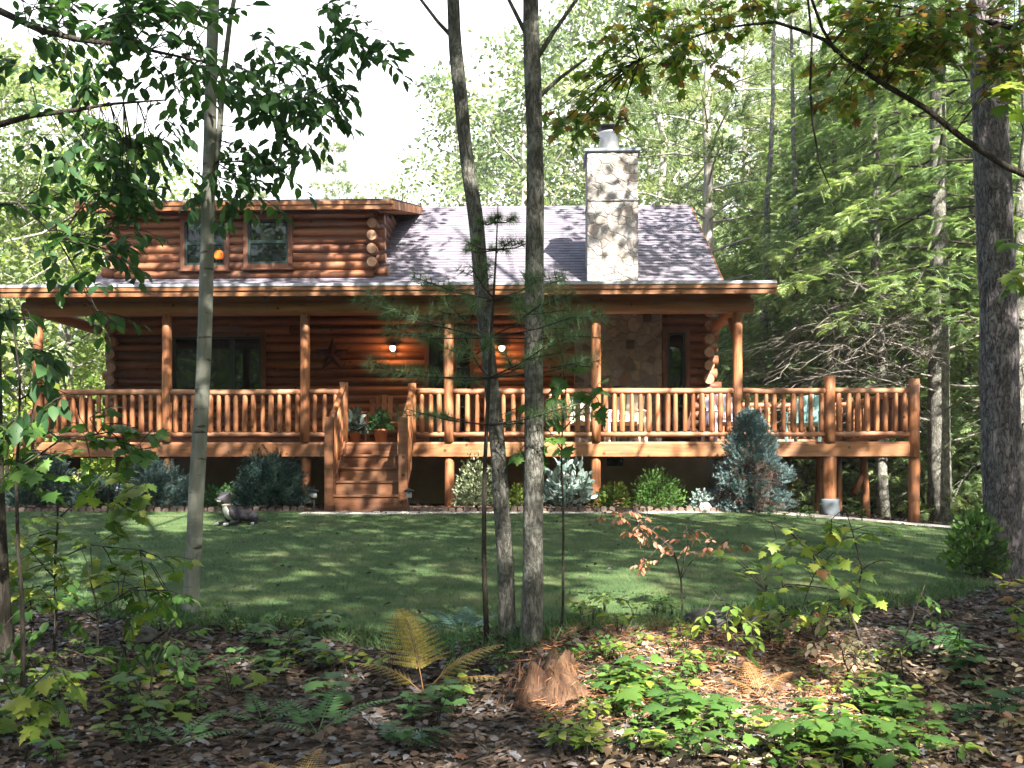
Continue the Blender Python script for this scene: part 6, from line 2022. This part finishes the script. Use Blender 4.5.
# ================================================================ EDGING, STONES, LAMPS
m = MB()
m.add([], [])
vs, fs = [], []
prof = [(-.045, 0), (-.045, .065), (-.034, .082), (0, .09), (.034, .082), (.045, .065), (.045, 0)]
for yy in (-.03, .03):
    for x_, z_ in prof: vs.append((x_, yy, z_))
n = len(prof)
fs = [tuple(range(n)), tuple(range(2 * n - 1, n - 1, -1))] + [(i + 1, i, n + i, n + i + 1) for i in range(n - 1)]
m.add(vs, fs)
emat = surf('weathered_edging_brick', [(.3, (.07, .05, .042)), (.5, (.13, .095, .08)), (.7, (.21, .17, .15))], scale=6, bump=.5, rough=.95)
eb = m.build('edging_block', emat)
first = True
for (x0, x1) in ((-8.9, -3.35), (-1.45, 3.7)):
    x_ = x0
    while x_ < x1:
        o = eb if first else eb.copy()
        if not first: COL.objects.link(o)
        first = False
        y_ = 16.2 + .02 * math.sin(x_ * 3)
        o.location = (x_, y_, ground_h(x_, y_) + rr.uniform(-.035, .012)); o.rotation_euler = (rr.uniform(-.08, .08), rr.uniform(-.06, .06), rr.uniform(-.15, .15))
        tag(o, 'small round-topped edging block set upright along the flower bed', 'edging block', 'edging blocks along the flower bed')
        x_ += rr.uniform(.112, .135)

def rock(name, label, loc, sx, sy, sz, mat, seed, cat='rock', group=None, sink=.25):
    bm = bmesh.new(); bmesh.ops.create_icosphere(bm, subdivisions=4, radius=1)
    for v in bm.verts:
        p = v.co.copy()
        q = noise.noise(p * 1.3 + Vector((seed, 0, 0))) * .35 + noise.noise(p * 3.5 + Vector((0, seed, 0))) * .12
        v.co = p * (1 + q); v.co.x *= sx; v.co.y *= sy; v.co.z = v.co.z * sz + sz * (1 - sink * 2)
    me = bpy.data.meshes.new(name); bm.to_mesh(me); bm.free(); me.materials.append(mat)
    me.polygons.foreach_set('use_smooth', [True] * len(me.polygons))
    o = link(name, me); o.location = loc; o.rotation_euler = (0, 0, seed)
    return tag(o, label, cat, group)
M['rock_dark'] = surf('dark_mossy_rock', [(.3, (.035, .035, .03)), (.6, (.08, .078, .07)), (.75, (.06, .08, .035))], scale=5, bump=.8, rough=.95)
M['rock_pale'] = surf('pale_rock', [(.3, (.32, .30, .28)), (.7, (.52, .50, .48))], scale=5, bump=.6, rough=.95)
rock('rock', 'low dark mossy rock at the lawn edge beside the russet shrub', gp(708, 627), .20, .13, .085, M['rock_dark'], 3.1)
rock('rock', 'pale rock lying in the bed between the two left junipers', (at(92, 492, 16.9).x, 17.1, .02), .17, .12, .14, M['rock_pale'], 1.7)
rock('rock', 'grey upright slab stone leaning in the bed beside the pale rock', (at(113, 492, 17.2).x, 17.3, .0), .18, .06, .26, surf('blue_grey_slab', [(.3, (.14, .14, .18)), (.7, (.22, .22, .27))], scale=6, bump=.5), 2.3)
rock('rock', 'dark half-buried rock among dead leaves left of the aspen foot', gp(142, 640), .19, .11, .06, M['rock_dark'], 5.2)
rock('rock', 'pale rock at the right foot of the blue spruce', (at(706, 505, 16.2).x, 16.25, .0), .16, .10, .09, M['rock_pale'], 4.4)

def path_lamp(px, d, label):
    x = (px - CX) / F * d
    r = empty('path_lamp', (x, d, ground_h(x, d)), 0, label, 'path lamp')
    m = MB(); m.tube([(0, 0, -.1), (0, 0, .24)], [.008, .012], 8); m.build('stake', M['black'], r)
    m = MB(); m.lathe((0, 0, 0), [(.0, .24), (.045, .24), (.05, .33), (.0, .33)], 16); m.build('lens', M['drip'], r)
    m = MB(); m.lathe((0, 0, 0), [(.05, .331), (.085, .335), (.07, .365), (0, .385)], 16); m.build('cap', M['black'], r)
    return r
path_lamp(314, 16.1, 'black path lamp on a stake at the left foot of the front steps')
path_lamp(409, 16.1, 'black path lamp on a stake at the right foot of the front steps')

# ================================================================ STUMP
b = gp(549, 697)
vs, fs = [], []
n, mm = 40, 14
for j in range(mm + 1):
    t = j / mm
    for k in range(n):
        a = 2 * PI * k / n
        r_ = (.17 * (1 - t) ** 1.6 + .115 + .03 * math.sin(a * 5 + 1) * (1 - t)) * (1 + .30 * nz(math.cos(a) * 2.2, math.sin(a) * 2.2, t * 2.5) + .12 * nz(math.cos(a) * 7, math.sin(a) * 7, t * 9))
        top = .25 + .09 * nz(math.cos(a) * 2.5, math.sin(a) * 2.5, 5) + .02 * nz(math.cos(a) * 9, math.sin(a) * 9, 5) + .05 * math.cos(a)
        vs.append((math.cos(a) * r_, math.sin(a) * r_, -.06 + t * top))
for j in range(mm):
    for k in range(n): fs.append((j * n + k, j * n + (k + 1) % n, (j + 1) * n + (k + 1) % n, (j + 1) * n + k))
vs.append((0, 0, .12)); c_ = len(vs) - 1
for k in range(n): fs.append((mm * n + k, mm * n + (k + 1) % n, c_))
sr = empty('rotted_stump', b, 0, 'rotted red-brown stump with crumbling sides below the centre trunks', 'stump')
m = MB(); m.add(vs, fs, True)
m.build('stump_wood', surf('rotten_wood', [(.3, (.035, .02, .014)), (.5, (.10, .055, .034)), (.7, (.19, .11, .065))], scale=5, stretch=(2.5, 2.5, .6), bump=1.0, bscale=12, bdist=.03, rough=.95), sr)
k = 260
a = RS.uniform(0, 6.28, k); t = RS.rand(k); r_ = .12 + .17 * (1 - t) ** 1.4 + RS.uniform(-.01, .05, k)
P = np.stack([np.cos(a) * r_, np.sin(a) * r_, t * .25], 1)
D = np.stack([np.cos(a) * .5 + RS.normal(size=k) * .4, np.sin(a) * .5 + RS.normal(size=k) * .4, -np.abs(RS.normal(size=k))], 1)
SH['needle'] = (np.array([(0, -.03, 0), (0, .03, 0), (1, 0, -.15)], float), np.array([(0, 1, 2)]))
leafmesh('shredded_fibres', [('needle', P, D, rand_dirs(k), RS.uniform(.04, .10, k), 0)], M['redneedle'], sr)

# ================================================================ GRASS, FALLEN LEAVES, TWIGS
LC = GV.reshape(-1, 3)[GQ[lawn_m]].mean(1)
SH['gblade'] = (np.array([(0, -.05, 0), (0, .05, 0), (.6, .03, .05), (1, 0, .22), (.6, -.03, .05)], float), np.array([(0, 1, 2), (0, 2, 4), (4, 2, 3)]))
def on_cells(C, n, rs, wfun=None):
    w = np.ones(len(C)) if wfun is None else wfun(C)
    i = rs.choice(len(C), n, p=w / w.sum())
    P = C[i].copy(); P[:, 0] += rs.uniform(-.08, .08, n); P[:, 1] += rs.uniform(-.08, .08, n)
    P[:, 2] = [ground_h(a, b_) for a, b_ in P[:, :2]]
    return P
n = 100000
P = on_cells(LC, n, RS, lambda C: 1 / (C[:, 1] - 4) ** .7)
D = nrm(np.stack([RS.normal(size=n) * .45, RS.normal(size=n) * .45, np.ones(n)], 1))
g = leafmesh('grass', [('gblade', P, D, rand_dirs(n, up=0, flat=.1), RS.uniform(.025, .052, n), 0)], M['grass'])
tag(g, 'short mown lawn grass between the trees and the cabin', 'grass', kind='stuff')
# longer tufts on the rough bank
fl = near & ~lawn_m & (cen[:, 1] < 9.2) & (np.abs(cen[:, 0]) < 6.5)
FC = cen[fl]
edge = np.array([abs(c[1] - lawn_front(c[0])) < .45 for c in FC])
n = 9000
P = on_cells(FC[edge], n, RS)
g = leafmesh('grass', [('gblade', P, nrm(np.stack([RS.normal(size=n) * .7, RS.normal(size=n) * .7, np.ones(n)], 1)), rand_dirs(n, flat=.1), RS.uniform(.04, .12, n), 0)], M['grass'])
tag(g, 'rough longer grass where the lawn meets the leaf-covered slope', 'grass', kind='stuff')
allf = (~lawn_m) & (cen[:, 1] > 3.4) & (cen[:, 1] < 10.5) & (np.abs(cen[:, 0]) < cen[:, 1] * .56 + .6)
AC = cen[allf]
def lit_set(C, n, sh, s0, s1, dz=.0):
    P = on_cells(C, n, RS)
    P[:, 2] += RS.uniform(.0, .022, n) + dz
    a = RS.uniform(0, 6.28, n)
    D = np.stack([np.cos(a), np.sin(a), RS.normal(size=n) * .18], 1)
    N = np.stack([RS.normal(size=n) * .5, RS.normal(size=n) * .5, np.ones(n)], 1)
    return (sh, P, D, N, RS.uniform(s0, s1, n), 0)
g = leafmesh('fallen_leaves', [lit_set(AC, 9000, 'maple', .03, .075), lit_set(AC, 22000, 'ovate', .022, .062)], M['litter'])
tag(g, 'brown and grey dead leaves covering the slope in the foreground', 'fallen leaves', kind='stuff')
g = leafmesh('fallen_leaves', [lit_set(LC, 420, 'ovate', .035, .07, .045), lit_set(cen[bed], 1800, 'ovate', .04, .08)], M['litter'])
tag(g, 'few pale dead leaves scattered over the lawn and flower bed', 'fallen leaves', kind='stuff')
pale = leafmat('sunlight_tinted_dead_leaves', [(0, (.12, .08, .05)), (.4, (.28, .20, .13)), (.8, (.42, .33, .24)), (1, (.50, .42, .33))], trans=.2, rough=.7, spec=.15)  # lighter tan puts the sunlight on this litter into the leaf colour
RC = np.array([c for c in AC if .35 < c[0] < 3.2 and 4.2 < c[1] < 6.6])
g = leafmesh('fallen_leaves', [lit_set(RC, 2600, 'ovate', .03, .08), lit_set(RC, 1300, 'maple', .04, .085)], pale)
tag(g, 'pale tan dead leaves on the sunny bank at the lower right, lightened to add sunlight', 'fallen leaves', kind='stuff')
wl = (~lawn_m) & (~path_m) & (cen[:, 1] > 9) & (cen[:, 1] < 30) & (cen[:, 0] > 4.6) & (cen[:, 0] < 15)
g = leafmesh('fallen_leaves', [lit_set(cen[wl], 7000, 'ovate', .06, .11)], M['litter'])
tag(g, 'dead leaves on the woodland floor right of the lawn and deck', 'fallen leaves', kind='stuff')
pn = [c for c in AC if 0.1 < c[0] < 2.3 and 5.0 < c[1] < 7.6]
n = 9000
P = on_cells(np.array(pn), n, RS); P[:, 2] += RS.uniform(.005, .04, n); a = RS.uniform(0, 6.28, n)
g = leafmesh('pine_needle_litter', [('needle', P, np.stack([np.cos(a), np.sin(a), RS.normal(size=n) * .2], 1), rand_dirs(n, up=1), RS.uniform(.05, .11, n), 0)], M['redneedle'])
tag(g, 'red-brown pine needles strewn right of the rotted stump', 'pine needles', kind='stuff')
used = 0
tw0 = []
for s in range(3):
    r_ = random.Random(s); m = MB()
    L = .5
    m.tube([(-L, 0, .015), (-L * .4, r_.uniform(-.05, .05), .02), (.1, r_.uniform(-.05, .05), .022), (L, r_.uniform(-.08, .08), .012)], [.011, .010, .008, .004], 7, .2)
    for k in range(3):
        x_ = r_.uniform(-.3, .4); m.tube([(x_, 0, .02), (x_ + .1, r_.choice((-1, 1)) * .12, .04)], [.005, .002], 5, .1)
    tw0.append(m.build('fallen_twig', M['bark_dark']))
for i, (px, py) in enumerate(inell(13, [(250, 690, 200, 60), (700, 680, 150, 50), (900, 620, 90, 30), (950, 720, 60, 40), (450, 745, 100, 20)])):
    o = tw0[i] if i < 3 else tw0[i % 3].copy()
    if i >= 3: COL.objects.link(o)
    b = gp(px, py); o.location = b + Vector((0, 0, .02)); s = rr.uniform(.2, .55); o.scale = (s, s, s); o.rotation_euler = (rr.uniform(-.1, .1), rr.uniform(-.12, .12), rr.uniform(0, 6.28))
    tag(o, 'thin dead twig lying on the leaf-covered slope', 'twig', 'dead twigs on the slope')

# ================================================================ DOG
def make_dog(loc, rz):
    nodes = [((-.30, 0, .125), .105, None), ((-.14, 0, .15), .105, 0), ((.0, 0, .175), .115, 1), ((.11, 0, .20), .105, 2), ((.17, 0, .28), .078, 3), ((.205, 0, .35), .064, 4),
             ((.235, 0, .425), .078, 5), ((.295, 0, .410), .056, 6), ((.345, 0, .395), .042, 7), ((.375, 0, .39), .034, 8)]
    def add(p, r, par): nodes.append((p, r, par)); return len(nodes) - 1
    for s in (-1, 1):
        e = add((.205, s * .065, .485), .028, 6); e2 = add((.195, s * .10, .50), .020, e); add((.215, s * .135, .455), .014, e2)
        a = add((.10, s * .085, .14), .056, 3); b_ = add((.06, s * .115, .055), .038, a); c = add((.20, s * .11, .032), .028, b_); d_ = add((.30, s * .10, .026), .026, c); add((.345, s * .10, .022), .026, d_)
        a = add((-.27, s * .095, .12), .078, 0); b_ = add((-.13, s * .15, .085), .050, a); c = add((-.27, s * .185, .035), .030, b_); d_ = add((-.17, s * .20, .022), .024, c); add((-.11, s * .205, .02), .024, d_)
    t = add((-.40, 0, .08), .035, 0); t = add((-.50, .05, .03), .022, t); add((-.60, .14, .02), .012, t)
    me = bpy.data.meshes.new('dog')
    me.from_pydata([n_[0] for n_ in nodes], [(i, n_[2]) for i, n_ in enumerate(nodes) if n_[2] is not None], [])
    o = link('dog_tmp', me)
    sk = o.modifiers.new('s', 'SKIN'); sb = o.modifiers.new('b', 'SUBSURF'); sb.levels = 2; sb.render_levels = 2
    for i, n_ in enumerate(nodes):
        v = me.skin_vertices[0].data[i]; v.radius = (n_[1], n_[1]); v.use_root = (i == 0)
    bpy.context.view_layer.update()
    dg = bpy.context.evaluated_depsgraph_get()
    m2 = bpy.data.meshes.new_from_object(o.evaluated_get(dg))
    bpy.data.objects.remove(o)
    m2.name = 'dog'
    for q in (M['fur_grey'], M['fur_black'], M['fur_white']): m2.materials.append(q)
    for p in m2.polygons:
        c = p.center; p.use_smooth = True
        k = 0
        w = .012 * nz(c.x * 20, c.y * 20, c.z * 20)
        if c.z > .31 + w or (c.x > .12 and c.z > .22): k = 1
        if c.x > .10 and c.z < .32 + w and c.z > .06 and abs(c.y) < .055 + w: k = 2
        if c.x > .27 and c.z < .06: k = 2
        if c.x > .335 + w and c.z > .3 and c.z < .385: k = 2
        if c.x > -.16 and c.x < .0 and c.z < .05 and abs(c.y) > .17: k = 2
        if c.x < -.05 and c.z < .07 and k == 0: k = 1
        if c.x < -.56: k = 2
        p.material_index = k
    d = link('dog', m2)
    d.location = loc; d.rotation_euler = (0, 0, rz)
    tag(d, 'dark grey dog with a white chest and paws lying on the lawn', 'dog')
    m = MB()
    for s in (-1, 1): m.lathe((.286, s * .046, .435), [(0, -.009), (.008, -.004), (.009, 0), (.008, .004), (0, .009)], 10)
    m.build('eyes', M['black'], d)
    m = MB(); m.lathe((.402, 0, .395), [(0, -.016), (.012, -.010), (.017, 0), (.014, .010), (0, .016)], 12); m.build('nose', M['black'], d)
    m = MB()
    r_ = .073
    m.lathe((.196, 0, .318), [(r_ * 1.0, -.012), (r_ * 1.06, 0), (r_ * 1.0, .012)], 20); m.build('collar', surf('worn_collar', [(.3, (.25, .20, .16)), (.7, (.4, .34, .28))], bump=0), d)
    return d
M['fur_grey'] = surf('brindle_grey_fur', [(.3, (.010, .009, .012)), (.5, (.022, .020, .026)), (.7, (.042, .038, .05))], scale=12, stretch=(1, 3, 3), bump=.5, bscale=90, bdist=.004, rough=.75)
M['fur_black'] = surf('black_fur', [(.3, (.012, .012, .014)), (.7, (.035, .034, .04))], scale=12, bump=.5, bscale=90, bdist=.004, rough=.6)
M['fur_white'] = surf('white_fur', [(.3, (.55, .54, .52)), (.7, (.72, .71, .69))], scale=12, bump=.5, bscale=90, bdist=.004, rough=.8)
b = gp(234, 525)
make_dog(b + Vector((.03, 0, .0)), math.radians(238))
bpy.data.objects['dog'].scale = (.93, .93, .93)

# ================================================================ AIR
gmin = float(GV[:, :, 2].min())
m = MB(); m.box(-510, 510, -506, 508, gmin - 1.0, 31.0)
hm, ht, ho = newmat('thin_haze')
pv = nd(ht, 'ShaderNodeVolumePrincipled', Density=0.0005)
pv.inputs['Color'].default_value = (.96, .98, 1.0, 1)
ht.links.new(pv.outputs[0], ho.inputs['Volume'])
hz_o = m.build('haze', hm)
hz_o['kind'] = 'stuff'
tag(hz_o, 'thin bright haze that pales the far trees', 'haze')
SC.cycles.volume_bounces = 0
